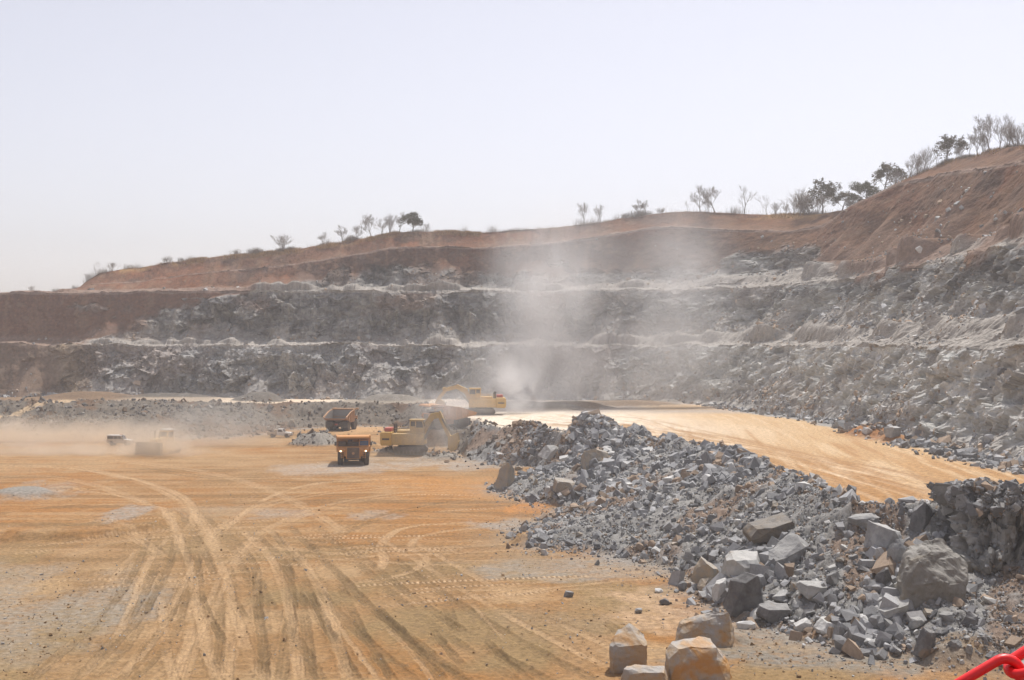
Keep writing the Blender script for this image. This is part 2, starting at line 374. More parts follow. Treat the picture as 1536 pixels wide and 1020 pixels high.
def build_ground():
    ys = [60.0]
    Y = 72.0
    rows = [-400, -200, -80, -40, -20, -8, 0, 2, 3.5, 4.2, 5, 6.5, 8, 10, 12, 14, 16, 18, 20, 22, 24, 26, 30, 36, 44, 52, 60, 66]
    Y = 70.0
    while Y < 362:
        rows.append(Y); Y += min(max(Y * Y / (F * HC) * .72, .16), .5)
    rows += [380, 420, 500, 700, 1200]
    rows = np.array(rows)
    tn = np.concatenate([[-12, -8, -5, -3, -2, -1.4, -1.05, -.85, -.72, -.64, -.58, -.54, -.51, -.49], np.arange(-.475, .476, .00078), [.49, .51, .54, .58, .64, .72, .85, 1.05, 1.4, 2, 3, 5, 8, 12]])
    X = tn[None, :] * np.maximum(rows, 70)[:, None]; Yg = np.repeat(rows[:, None], len(tn), 1)
    x = X.ravel(); y = Yg.ravel()
    z, t, inc, dc, dt = ground_h(x, y)
    # ------------------------------------------------ colour of the ground itself
    n0 = fbm(x / 8, y / 10, 100, 5)
    n1 = fbm(x / 18, y / 30, 101, 4); n2 = fbm(x / 3.5, y / 5, 102, 4); n3 = fbm(x / .7, y / .9, 103, 3)
    streak = fbm(x / 26, y / 1.6, 104, 4)
    ang = x / np.maximum(y, 20)
    fan = fbm((ang + .13) * 90 / (1 + .0 * y), y / 40, 105, 4)
    c = np.repeat(TAN[None, :], len(x), 0)
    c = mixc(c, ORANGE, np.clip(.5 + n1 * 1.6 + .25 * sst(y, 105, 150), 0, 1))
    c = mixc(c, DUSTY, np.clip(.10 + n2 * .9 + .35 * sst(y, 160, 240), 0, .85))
    c = mixc(c, BROWN, np.clip(sst(streak, .10, .38) * .65 * sst(y, 95, 130) + sst(fan, .2, .5) * .12 * (1 - sst(y, 100, 125)), 0, .8))
    c = mixc(c, DUSTY, sst(streak, -.12, -.42) * .6)
    c = mixc(c, OLIVE, sst(n0, -.05, .35) * .8 * sst(-y, -150, -100)); c = mixc(c, np.array((.40, .275, .15)), sst(-n0, .08, .4) * .6 * sst(-y, -150, -100))
    c = mixc(c, np.array((.2, .13, .07)), sst(n3, .28, .5) * .45 * sst(-y, -140, -90))
    rut = np.zeros(len(x))
    for (px, py, rx, ry, pc, k) in PATCH:
        sel = np.nonzero((abs(x - px) < rx * 1.7) & (abs(y - py) < ry * 1.9))[0]
        if not len(sel): continue
        xs = x[sel]; ysl = y[sel]
        d = np.sqrt(((xs - px) / rx) ** 2 + ((ysl - py) / ry) ** 2) + 1.0 * fbm(xs / (rx * .5), ysl / (ry * .8), 107, 4) + .35 * fbm(xs / 1.3, ysl / 1.2, 108, 3)
        m = k * sst(-d, -1.2, -.35) * np.clip(.8 + .9 * fbm(xs / .5, ysl / .5, 109, 3), 0, 1)
        c[sel] = mixc(c[sel], pc, m)
    onfloor = (t < .02)
    def apply(tracks, ok, grip):
        for i, (pl, hw, kd, k) in enumerate(tracks):
            mn = pl.min(0) - 2; mx = pl.max(0) + 2
            sel = np.nonzero((x > mn[0]) & (x < mx[0]) & (y > mn[1]) & (y < mx[1]) & ok)[0]
            if not len(sel): continue
            xs = x[sel] + .12 * fbm(x[sel] / .9, y[sel] / .9, 120, 2); yy = y[sel]
            d, a = pdist(xs, yy, pl); q = d / hw
            L = np.sum(np.hypot(*np.diff(pl, axis=0).T))
            ends = sst(a, 0, 7) * sst(L - a, 0, 4)
            worn = np.clip(.75 + 1.2 * fbm(a / 5, np.full(a.shape, i * 3.3), 121, 3), 0, 1)
            m = sst(1.10 - q, 0, .18) * k * ends * worn
            bars = .5 + .5 * np.sign(np.sin(a * 2 * math.pi / .46 + np.where(d * 0 + 1 > 0, 0, 0)))
            rim = np.exp(-((q - 1.25) / .22) ** 2) * k * ends * worn
            if kd == 'd' or kd == 'l': rut[sel] += .03 * np.cos(q * 9) * m
            if kd == 'd':
                c[sel] = mixc(c[sel], np.array((.145, .095, .045)), m * (.66 + .2 * bars) * (.82 + .18 * np.cos(q * 9)))
                rut[sel] += -.10 * m + .08 * rim + .035 * bars * m
            elif kd == 'l':
                c[sel] = mixc(c[sel], np.array((.45, .305, .172)), m * .68)
                c[sel] = mixc(c[sel], np.array((.27, .17, .085)), rim * .45)
                rut[sel] += -.05 * m + .09 * rim
            else:
                c[sel] = mixc(c[sel], np.array((.56, .40, .25)), m * bars * .7)
                c[sel] = mixc(c[sel], np.array((.19, .115, .055)), m * (1 - bars) * .8)
                rut[sel] += m * (.07 * bars - .05)
    apply(TRACKS, onfloor, .5)
    # ------------------------------------------------ upper level
    pn = fbm(x / 9, y / 16, 131, 4); ps = fbm((x - y * .12) / 1.1, y / 26, 132, 4); ps2 = fbm((x - y * .12) / 3.0, y / 40, 133, 4)
    pc = np.repeat(np.array((.48, .33, .185))[None, :], len(x), 0)
    pc = mixc(pc, CREAM, np.clip(sst(y, 150, 200) * sst(-x, -46, -14) + .2 * pn, 0, 1))
    pc = mixc(pc, np.array((.37, .205, .085)), np.clip(sst(-y, -195, -115) * (.95 + 1.1 * ps2), 0, 1) * (.7 + .3 * sst(-dc, -18, -3)))
    pc = mixc(pc, np.array((.36, .20, .09)), sst(ps, .06, .4) * .65 * sst(-y, -240, -150))
    pc = mixc(pc, np.array((.58, .44, .29)), sst(-ps, .08, .4) * .5)
    pc = mixc(pc, np.array((.34, .29, .25)), sst(y, 255, 285) * np.clip(.75 + pn, 0, 1) * sst(x, -30, -10))
    gm = sst(x + 2.5 * fbm(x / 5, y / 7, 135, 3), 50.0, 52.5)
    pc = mixc(pc, np.array((.28, .27, .255)), np.clip(gm, 0, 1))
    lf = (x < -55) & (y > 280)
    pc = mixc(pc, np.array((.24, .205, .165)), sst(x, -50, -44) * (x < -22) * (y > 285) * .9); pc = mixc(pc, np.array((.30, .235, .175)), np.where(lf, .9, 0) * sst(-x, 70, 82)); pc = mixc(pc, np.array((.62, .50, .37)), sst(-x, 46, 52) * sst(x, -84, -72) * (y > 290) * .9)
    hzv = heaps(x, y)
    pc = mixc(pc, np.array((.20, .18, .155)), sst(hzv, .15, .5) * .95)
    pc = mixc(pc, np.array((.26, .24, .215)), sst(hzv, .3, .8) * sst(fbm(x / 1.2, y / 1.2, 140, 3), 0, .3) * .7)
    # brown and orange heaps
    for (u, v, zz, rx, ry, cc) in [(1302, 655, 6.7, 3.4, 6, (.33, .16, .07)), (1340, 664, 6.7, 3, 4, (.36, .19, .09)), (800, 648, 5.6, 5, 7, (.24, .15, .085)), (925, 645, 6, 3, 5, (.33, .19, .09)), (850, 612, 5, 9, 6, (.22, .17, .125)), (940, 608, 5, 14, 5, (.25, .18, .125)), (780, 611, 5, 8, 8, (.2, .18, .16))]:
        hx, hy = P(u, v, zz)
        d = np.sqrt(((x - hx) / rx) ** 2 + ((y - hy) / ry) ** 2) + .4 * fbm(x / 2, y / 2, 141, 3)
        pc = mixc(pc, np.array(cc), sst(-d, -1.1, -.7))
    hf = sst(hzv, .2, .7) * (y > 150) * (~inc)
    c = mixc(c, np.array((.25, .23, .20)), hf)

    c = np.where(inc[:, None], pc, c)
    for pl, hw, kd, k in PTRACKS:
        sel = np.nonzero(inc & (y > pl[:, 1].min() - 1) & (y < pl[:, 1].max() + 1) & (x > pl[:, 0].min() - 2) & (x < pl[:, 0].max() + 2))[0]
        if not len(sel): continue
        d, a = pdist(x[sel], y[sel], pl); m = sst(1.1 - d / hw, 0, .5) * k * np.clip(.5 + 1.4 * fbm(a / 9, a * 0 + hw * 40, 151, 3), 0, 1)
        c[sel] = mixc(c[sel], np.array((.33, .19, .09) if kd == 'd' else (.70, .56, .40)), m * .7)
        rut[sel] += -.05 * m
    # ------------------------------------------------ muck on the slopes
    sl = np.where(inc, 0, sst(t, .0, .06))
    bl, rid = facet(x / 1.1, y / 1.3, 161); bl2, rid2 = facet(x / .42, y / .5, 165)
    rc = np.repeat(np.array((.19, .187, .18))[None, :], len(x), 0)
    rc = mixc(rc, np.array((.29, .28, .265)), np.clip(.4 * rid + .5 * rid2, 0, 1))
    brown = np.clip(sst(fbm(x / 7, y / 7, 171, 3), .12, .3), 0, 1) * .7
    rc = mixc(rc, np.array((.22, .14, .09)), brown)
    c = mixc(c, np.array((1., 1., 1.)), np.zeros(len(x)))
    c = c * (1 - sl[:, None]) + rc * sl[:, None]
    c = np.where(((x < -8) & (t > .0) & ~inc & (y > 215))[:, None], c * np.array([.62, .55, .47]), c)  # bank slopes brown-grey like their debris, with shade put into the colour
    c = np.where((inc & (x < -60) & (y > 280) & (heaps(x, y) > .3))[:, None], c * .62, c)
    ramp = np.array([P(-140, 652, 0.5), P(-40, 634, 1.5), P(10, 622, 3.0), P(70, 611, 4.5), P(125, 602, 5.5)]); dr, _a = pdist(x, y, ramp)
    c = mixc(c, np.array((.42, .31, .20)), sst(-dr, -3.4, -2.0) * (y > 250)); c = mixc(c, np.array((.20, .135, .085)), sst(-x, 98, 108) * inc * (y > 290) * sst(dr, 2, 4))
    # fringe of fines in front of the toe
    fr = np.where(onfloor, np.exp(-np.maximum(dt, 0) / 2.2) * np.clip(.75 + 1.5 * fbm(x / 2.5, y / 2.5, 175, 3), 0, 1), 0)
    c = mixc(c, np.array((.26, .235, .205)), np.clip(fr, 0, .9))
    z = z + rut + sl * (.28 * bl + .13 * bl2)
    # lookout colour
    c = np.where((y < 27)[:, None], np.array((.30, .22, .15)), c)
    # small clods
    cl = sst(fbm(x / .35, y / .4, 181, 2), .30, .5) * (y < 140)
    z = z + cl * .05 * np.where(sl > .1, 0, 1)
    z = z - np.where(y > 372, 3, 0)
    mat = M_attr("pit_floor_dirt", scale=2.2, amt=.46, bump=1.0, bscale=5.0, dist=.13, rough=1.0, spot=.35, spotcol=(.16, .11, .065), spotscale=5.0)
    V = np.stack([x, y, z], 1)
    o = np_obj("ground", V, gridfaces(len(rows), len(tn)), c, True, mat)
    tag(o, kind="structure", label="tan dirt floor of the pit with its raised working level")
    return o
GROUND = build_ground()
# ================================================================== terraced pit walls and the hill above
WALL_CTRL = [(-420, 300), (-300, 328), (-200, 340), (-124, 345), (-60, 346), (0, 344), (30, 337), (48, 319), (56, 288), (57, 250), (56, 205), (56, 176), (55.5, 145), (57, 130), (62, 100), (74, 60), (100, 10), (150, -60)]
_d = catmull(WALL_CTRL, 60)
_seg = np.hypot(*np.diff(_d, axis=0).T); _cum = np.concatenate([[0], np.cumsum(_seg)])
def wall_at(s):
    return np.stack([np.interp(s, _cum, _d[:, 0]), np.interp(s, _cum, _d[:, 1])], -1)
def s_of_x(xv):   # along the back wall
    m = _d[:, 1] > 300
    return float(np.interp(xv, _d[m][:, 0], _cum[m]))
S_VIS0 = s_of_x(-160); S_VIS1 = float(_cum[np.argmin(np.hypot(_d[:, 0] - 58, _d[:, 1] - 112))])
s_arr = np.concatenate([np.arange(0, S_VIS0, 4.0), np.arange(S_VIS0, S_VIS1, .27), np.arange(S_VIS1, _cum[-1], 2.5)])
toe = wall_at(s_arr)
_e = 6.0
tg = wall_at(np.minimum(s_arr + _e, _cum[-1])) - wall_at(np.maximum(s_arr - _e, 0)); tg /= np.linalg.norm(tg, axis=1)[:, None]
nrm = np.stack([-tg[:, 1], tg[:, 0]], 1)
nr = np.clip(nrm[:, 0], 0, 1)          # 0 on the back wall, 1 on the side wall
nr = nr * nr * (3 - 2 * nr)
def lerp(a, b): return a + (b - a) * nr
o1 = lerp(7.5, 7.5); b1 = lerp(8, 8); f2 = lerp(5.5, 8.0); b2 = lerp(7, 7); f3 = lerp(7, 12); b3 = lerp(4, 2.5); f4 = lerp(6, 10)
wob = lambda sc, amp, sd: amp * fbm(s_arr / sc, s_arr * 0 + sd, 200 + sd, 3)
o1 = o1 + wob(14, 2.5, 1); f2 = f2 + wob(16, 3, 2); f3 = f3 + wob(18, 3, 3); b1 = b1 + wob(12, 2, 4)
O = [np.full(len(s_arr), -6.0), np.zeros(len(s_arr))]
for w in (o1, b1, f2, b2, f3, b3, f4): O.append(O[-1] + w)
# skyline seen from the lookout
VC_U = [-400, -100, 60, 104, 112, 130, 150, 250, 300, 330, 400, 480, 560, 590, 620, 700, 715, 760, 850, 900, 930, 1000, 1060, 1100, 1150, 1230, 1290, 1320, 1345, 1370, 1430, 1480, 1536, 1600, 1700, 2200]
VC_V = [444, 443, 441, 439, 436, 421, 409, 395, 388, 385, 379, 369, 356, 350, 348, 348, 350, 347, 340, 334, 328, 318.5, 318, 320, 322, 321, 310, 290, 276, 265, 240, 227, 218, 205, 190, 150]
cpos = toe + nrm * O[8][:, None]
ucol = 768 + F * cpos[:, 0] / np.maximum(cpos[:, 1], 30)
ucol = np.where(cpos[:, 1] < 120, 2200, ucol)
vc = np.interp(ucol, VC_U, VC_V)
zc = HC + (VH - vc) / F * np.maximum(cpos[:, 1], 120)
zc = np.minimum(zc, 66) + .35 * fbm(s_arr / 4, s_arr * 0, 231, 3) * sst(zc, 36, 40)
z1 = 20.0 + wob(10, .9, 6) + 1.0 * sst(wob(22, 1, 7), .12, .4); z1b = 20.2 + .5 * wob(8, .8, 8) + nr * (2.2 + wob(12, 1.6, 18))
z2c = HC + (VH - np.interp(ucol, [0, 110, 400, 800, 1100, 1250, 2200], [441, 438, 436, 436.5, 432, 420, 400])) / F * np.maximum((toe + nrm * O[4][:, None])[:, 1], 150)
z2 = np.where(nr > .5, 36.0, np.minimum(z2c, 37.0)) + wob(9, .5, 9); z2b = z2 + .3 + nr * (2.4 + wob(12, 1.6, 19))
zc = np.maximum(zc, z2b + .4)
hi = sst(zc - z2b, .5, 6)
z3 = z2b + (zc - z2b) * (1 - np.clip(5.5 / np.maximum(zc - z2b, 6), 0, .6)); z3 = np.minimum(z3, zc); z3b = z3 + .2 * hi
Z = [np.full(len(s_arr), 2.0), np.full(len(s_arr), 4.6) + 1.6 * nr, z1, z1b, z2, z2b, z3, z3b, zc]
for k in (6, 7, 8):      # where no hill is left the upper steps melt into one plateau
    pass
seg_rows = [2, 70, 20, 78, 18, 82, 12, 46]
rowO = []; rowZ = []; rowS = []; rowT = []
for k, n in enumerate(seg_rows):
    for i in range(n):
        t = i / n
        rowO.append(O[k] + (O[k + 1] - O[k]) * t); rowZ.append(Z[k] + (Z[k + 1] - Z[k]) * t); rowS.append(k); rowT.append(t)
rowO.append(O[8]); rowZ.append(zc); rowS.append(8); rowT.append(0)
for k, (do, dz) in enumerate([(1.0, .15), (2.5, .2), (6, .4), (15, .8), (40, 1.5), (120, 3), (320, 3)]):
    rowO.append(O[8] + do); rowZ.append(zc + dz); rowS.append(8); rowT.append(.1 + k * .1)
WO = np.array(rowO); WZ = np.array(rowZ); SEG = np.repeat(np.array(rowS)[:, None], len(s_arr), 1); TT = np.repeat(np.array(rowT)[:, None], len(s_arr), 1)
SS = np.repeat(s_arr[None, :], WO.shape[0], 0); NR = np.repeat(nr[None, :], WO.shape[0], 0); HI = np.repeat(hi[None, :], WO.shape[0], 0)
shp = WO.shape
face = (SEG == 1) | (SEG == 3) | (SEG == 5) | (SEG == 7)
bench = (SEG == 2) | (SEG == 4) | (SEG == 6)
U = np.repeat(ucol[None, :], shp[0], 0)
# soil above, rock below
zs = np.interp(ucol, [-200, 0, 150, 185, 230, 300, 430, 520, 600, 760, 850, 1000, 1110, 1150, 1250, 1350, 1450, 1536, 2000], [3, 4, 6, 20, 26, 31, 36, 41, 43, 43, 41, 41, 42, 45, 44, 41, 38, 36, 36])
ZS = np.repeat(zs[None, :], shp[0], 0) + 7 * fbm(SS / 16, WZ / 9, 301, 4) + 2.5 * fbm(SS / 4, WZ / 3, 302, 3)
soil = sst(WZ - ZS, -1.0, 2.0)
knob = sst(fbm(SS / 11, WZ / 6, 305, 4), .22, .34) * (WZ < 34)      # rock showing through soil
soil = np.clip(soil - knob * .9, 0, 1)
rock = 1 - soil
_dn = np.concatenate([[0], np.cumsum(np.diff(s_arr) * nr[1:])])
dip = WZ - .22 * np.repeat(_dn[None, :], shp[0], 0)        # beds dip along the side wall
a1, r1 = facet(SS / 8 + .3 * fbm(SS / 5, WZ / 5, 311), dip / 5.5, 320); a2, r2 = facet(SS / 3.1, dip / 2.3, 330); a3, r3 = facet(SS / 1.15, dip / .95, 340); a4, r4 = facet(SS / .5, dip / .5, 350)
env = np.where(face, np.sin(np.clip(TT, .02, .98) * math.pi) ** .35, .35)
D = rock * env * (3.4 * a1 * (1 - .7 * NR) + 1.9 * a2 + .75 * a3 + .30 * a4 + 2.6 * fbm(SS / 13, WZ / 9 + SEG * 7.7, 315, 3))
D = D + rock * env * .8 * fbm(SS / .8, WZ / 7, 361, 3) * (a2 > -.2)
gull = fbm(SS / 2.2, WZ / 14, 371, 4)
D = D + soil * np.where(face, 1.0, .3) * (1.6 * fbm(SS / 9, WZ / 8, 372, 4) + .55 * gull + .25 * fbm(SS / .9, WZ / .9, 373, 3))
# talus aprons
tal = np.clip(fbm(SS / 9, SEG * 3.1, 381, 3) * 3.4 + .4 * NR, 0, 1.8)
tmask = np.where(face, np.clip(1 - TT / (.20 + .32 * tal), 0, 1), 0) * np.where(SEG == 7, .2, 1)
D = D * (1 - .75 * sst(tmask, 0, .5)) + tmask * (1.2 + 3.4 * tal) * np.where(SEG == 1, .8 - .45 * NR, 1)
rough_side = NR * np.where(face, 1, .3) * (2.2 * fbm(SS / 7, dip / 6, 385, 5) + .3 * a2)
D = D + rough_side * (.5 + .5 * rock)
D = D * (1 - .25 * NR)
for _k in (2, 4):       # the aprons run out over the bench behind them instead of hanging in the air
    _b = np.nonzero(np.array(rowS) == _k)[0]; _f = np.nonzero(np.array(rowS) == _k + 1)[0]
    _base = np.clip(D[_f[0]], -.5, 4.5); _w = sst(-TT[_f], -.25, 0)
    D[_f] = D[_f] * (1 - _w) + np.maximum(D[_f], _base[None, :] - TT[_f] * 9) * _w; D[_f] = np.where(TT[_f] < .25, np.minimum(D[_f], _base[None, :] + TT[_f] * 5), D[_f])
    D[_b] = D[_b] * (1 - sst(TT[_b], .5, 1)) + sst(TT[_b], .05, 1) * _base[None, :]
D = np.where(SEG == 8, .2 * fbm(SS / 2, TT * 20, 386, 3), D)
D = D * np.where((SEG >= 5) & (SEG <= 7), .1 + .9 * HI, 1)
dz = np.where(face, rock * (.5 * a2 + .3 * a3) * env, np.where(bench, .35 * fbm(SS / 2.5, TT * 4, 391, 3) + .12 * a3 + .12 * a4, .15 * fbm(SS / 1.5, WO / 1.5, 392, 3)))
dz = dz + np.where(bench | (face & (TT > .92)) | (face & (TT < .05)), .7 * np.clip(fbm(SS / 5, SEG * 2.2 + 5, 393, 3), 0, 1), 0) * np.where(SEG >= 5, .4, 1)
talB = np.clip(fbm(SS / 9, (SEG + 1) * 3.1, 381, 3) * 3.4 + .4 * NR, 0, 1.8); talF = np.clip(fbm(SS / 9, SEG * 3.1, 381, 3) * 3.4 + .4 * NR, 0, 1.8)
dz = dz + np.where((SEG == 2) | (SEG == 4), (.7 + 1.3 * talB) * sst(TT, .45, 1), 0) * np.where(SEG == 4, HI, 1) + np.where((SEG == 3) | (SEG == 5), (.7 + 1.3 * talF) * np.clip(1 - TT / .12, 0, 1), 0) * np.where(SEG == 5, HI, 1)
XY = toe[None] + nrm[None] * (WO - D)[..., None]
wx = XY[..., 0].ravel(); wy = XY[..., 1].ravel(); wz = (WZ + dz).ravel()
# colour of the rock and soil, some light and shade put in
shapeC = (shp[0], shp[1], 3)
big = fbm(SS / 20, dip / 9, 401, 4); med = fbm(SS / 5, dip / 2.5, 402, 4); fin = fbm(SS / 1.2, dip / .7, 403, 3); strk = fbm(SS / 1.3, WZ / 9, 404, 4)
c = np.zeros(shapeC) + np.array((.135, .132, .128))
c = mixc(c, np.array((.058, .058, .062)), np.clip(sst(big, .0, .3) * 1.0, 0, .88) * (1 - .6 * NR) * np.where(SEG == 1, .35, 1))
c = mixc(c, np.array((.21, .205, .195)), np.clip(.7 * r2 * r2 + .6 * r3 * r3 + med * 1.3, 0, .95))
c = mixc(c, np.array((.32, .305, .28)), sst(fin + .6 * med, .26, .5) * .6)
c = mixc(c, np.array((.30, .27, .23)), sst(strk, .12, .42) * .55)
c = mixc(c, np.array((.44, .435, .41)), NR * np.clip(.62 + 1.2 * med + .35 * (WZ < 22) - .25 * (WZ > 30), 0, .92))  # side wall paler than the back wall, its sunlight put into the colour
c = mixc(c, np.array((.19, .125, .088)), sst(fbm(SS / 12, WZ / 8, 406, 4) + .25 * sst(-U, -420, -180), .0, .35) * .65 * (1 - NR * .7))
so = np.zeros(shapeC) + np.array((.165, .080, .046))
so = mixc(so, np.array((.215, .083, .036)), sst(fbm(SS / 18, WZ / 8, 411, 4), -.1, .35) * .8)
so = so * (1 - .35 * (SEG == 5) * sst(U, 400, 560) * (1 - NR))[..., None]  # soil of the upper centre darkened, shadow put into its colour
so = mixc(so, np.array((.12, .075, .055)), sst(fbm(SS / 10, WZ / 6, 412, 4), .0, .4) * .8)
so = mixc(so, np.array((.24, .155, .10)), sst(fbm(SS / 2.5, WZ / 2.0, 413, 4), .18, .45) * .65)
so = mixc(so, np.array((.22, .13, .078)), sst(gull, .1, .4) * .5)
so = mixc(so, np.array((.225, .122, .068)), np.clip(NR * (.35 + 1.2 * fbm((SS * .8 + WZ) / 6, (WZ - SS * .5) / 30, 414, 3)), 0, .8))
c = c * (1 + .9 * (SEG == 1) * (1 - NR) * sst(U, 150, 260) + .35 * (SEG == 3) * (1 - NR) + NR * (.10 + .12 * (SEG <= 2)))[..., None]  # lower back faces and side wall lightened: painted light and haze
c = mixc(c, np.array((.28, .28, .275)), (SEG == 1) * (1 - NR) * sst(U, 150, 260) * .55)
so = so * (1 - .22 * NR)[..., None]
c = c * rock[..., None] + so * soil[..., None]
# spoil aprons and bench tops
deb = np.array((.36, .33, .295)) * np.ones(shapeC); deb = mixc(deb, np.array((.22, .135, .095)), soil * .8)
c = c + (deb - c) * (np.clip(sst(tmask, .02, .4) * (.5 + .3 * NR) * np.where(SEG == 5, .45, 1) + (bench | (face & (TT > .96))) * .95, 0, .95))[..., None]
left1 = (SEG == 1) & (U < 200)
c = mixc(c, np.array((.20, .15, .11)), np.where(left1, .7, 0)); c = mixc(c, np.array((.34, .26, .18)), np.where(SEG == 1, 1, 0) * np.exp(-((U - 150 - 2.0 * (20 - WZ)) / 16) ** 2) * .9)
dg = np.where((SEG == 7) | (SEG == 8), 1, 0) * sst(fbm(SS / 6, WO / 3, 421, 3) + .5 * ((U > 180) & (U < 640)) + .45 * ((U > 1120) & (U < 1310)) - .3, 0, .4) * np.where(SEG == 7, sst(TT, .55, .9), 1)
c = mixc(c, np.array((.40, .245, .105)), dg * .75)
c = c * (1 + .35 * fbm(SS / .6, dip / .5, 431, 3))[..., None]
WALLMAT = M_attr("quarry_rock", scale=1.3, amt=.3, bump=.8, bscale=2.0, dist=.3)
WV = np.stack([wx, wy, wz], 1)
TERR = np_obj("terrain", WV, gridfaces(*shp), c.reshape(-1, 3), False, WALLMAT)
tag(TERR, kind="structure", label="stepped rock and red soil walls of the quarry under the hill")
CREST_ROW = int(np.nonzero(np.array(rowS) == 8)[0][0])
def crest_point(u, back=1.5):
    """a spot on the hill's edge seen in column u"""
    r = CREST_ROW + (1 if back < 2 else 2)
    X = XY[r, :, 0]; Yv = XY[r, :, 1]
    uu = 768 + F * X / np.maximum(Yv, 30)
    k = int(np.argmin(np.abs(uu - u) + (Yv < 110) * 1e4))
    return Vector((X[k], Yv[k], (WZ + dz)[r, k]))

# ------------------------------------------------------------------ the near cut face, right of the heap
def build_face():
    ctrl = [(39, 108), (35.2, 101), (33.2, 96), (33.2, 92.4), (36.4, 90), (44, 89), (60, 86), (90, 80), (140, 72)]
    pl = catmull(ctrl, 30); sg = np.hypot(*np.diff(pl, axis=0).T); cu = np.concatenate([[0], np.cumsum(sg)])
    s = np.concatenate([np.arange(0, 34, .1), np.arange(34, cu[-1], 1.0)])
    p = np.stack([np.interp(s, cu, pl[:, 0]), np.interp(s, cu, pl[:, 1])], 1)
    p2 = np.stack([np.interp(s + 1.5, cu, pl[:, 0]), np.interp(s + 1.5, cu, pl[:, 1])], 1); p1 = np.stack([np.interp(s - 1.5, cu, pl[:, 0]), np.interp(s - 1.5, cu, pl[:, 1])], 1)
    tg = p2 - p1; tg /= np.linalg.norm(tg, axis=1)[:, None] + 1e-9; nm = np.stack([-tg[:, 1], tg[:, 0]], 1)
    top = np.interp(s, [0, 4, 8, 11, 14, 16, 19, 23, 30, 60], [7.9, 8.2, 8.5, 8.8, 9.0, 9.1, 9.2, 9.3, 9.6, 11]) + .7 * fbm(s / 1.8, s * 0, 505, 4)
    prof = [(-.8, 0.0), (0, .12), (.5, .45), (1.3, .8), (1.9, 1.0), (4.5, .98), (9, .66), (12, .45)]
    rows = [2, 26, 34, 24, 16, 10, 4]
    oo = []; zz = []; kk = []
    for k, n in enumerate(rows):
        for i in range(n):
            t = i / n; oo.append(prof[k][0] + (prof[k + 1][0] - prof[k][0]) * t); zz.append(prof[k][1] + (prof[k + 1][1] - prof[k][1]) * t); kk.append(k)
    oo.append(prof[-1][0]); zz.append(prof[-1][1]); kk.append(7)
    O_ = np.repeat(np.array(oo)[:, None], len(s), 1); Zf = np.array(zz)[:, None] * top[None, :]; K = np.repeat(np.array(kk)[:, None], len(s), 1); S = np.repeat(s[None], len(oo), 0)
    a, r = facet(S / 1.7, Zf / 4.2, 520); b, rb = facet(S / .8, Zf / 1.3, 530); cc, rc_ = facet(S / .33, Zf / .4, 540)
    env = np.where((K >= 1) & (K <= 3), 1.0, .35) * (.5 + .5 * sst(Zf, 2.5, 5))
    D = env * (.25 + .75 * sst(S, 4, 10)) * (3.0 * a + 1.2 * b + .4 * cc + 1.3 * fbm(S / 6, Zf / 5, 551, 3)) + .8 * sst(-Zf, -3.5, -1) * np.clip(fbm(S / 5, S * 0, 552, 2) + .4, 0, 1)
    zz2 = Zf + env * (.35 * b + .2 * cc)
    q = p[None] + nm[None] * (O_ - D)[..., None]
    topm = (K >= 4)
    col = np.zeros((*K.shape, 3)) + np.array((.20, .195, .185))
    col = mixc(col, np.array((.33, .325, .31)), np.clip(rb * .7 + fbm(S / 2, Zf / 2, 561), 0, 1))
    col = mixc(col, np.array((.29, .245, .17)), sst(fbm(S / 4, Zf / 3, 562, 3) + .35 * sst(-Zf, -6, -2), .12, .4) * .8)
    col = mixc(col, np.array((.30, .29, .27)), sst(fbm(S / .7, Zf / .9, 563), .22, .45) * .6)
    o = np_obj("rock_face", np.stack([q[..., 0].ravel(), q[..., 1].ravel(), zz2.ravel()], 1), gridfaces(*K.shape), col.reshape(-1, 3), False, M_attr("cut_rock", scale=2.5, amt=.22, bump=.6, bscale=6, dist=.08))
    tag(o, kind="structure", label="dark jagged cut face standing over the near end of the rubble")
    return q, zz2, K, s
FQ, FZ, FK, FS = build_face()
# ================================================================== broken rock
def hit(u, v, y0=70.0, y1=334.0, n=1400):
    """the spot of ground seen at column u, row v"""
    Y = np.linspace(y0, y1, n); X = (u - 768.0) / F * Y
    zr = HC - (v - VH) / F * Y
    g = ground_h(X, Y)[0]
    k = np.nonzero(g >= zr)[0]
    k = k[0] if len(k) else n - 1
    return Vector((X[k], Y[k], g[k]))
def gz(x, y): return float(ground_h(np.array([x]), np.array([y]))[0][0])

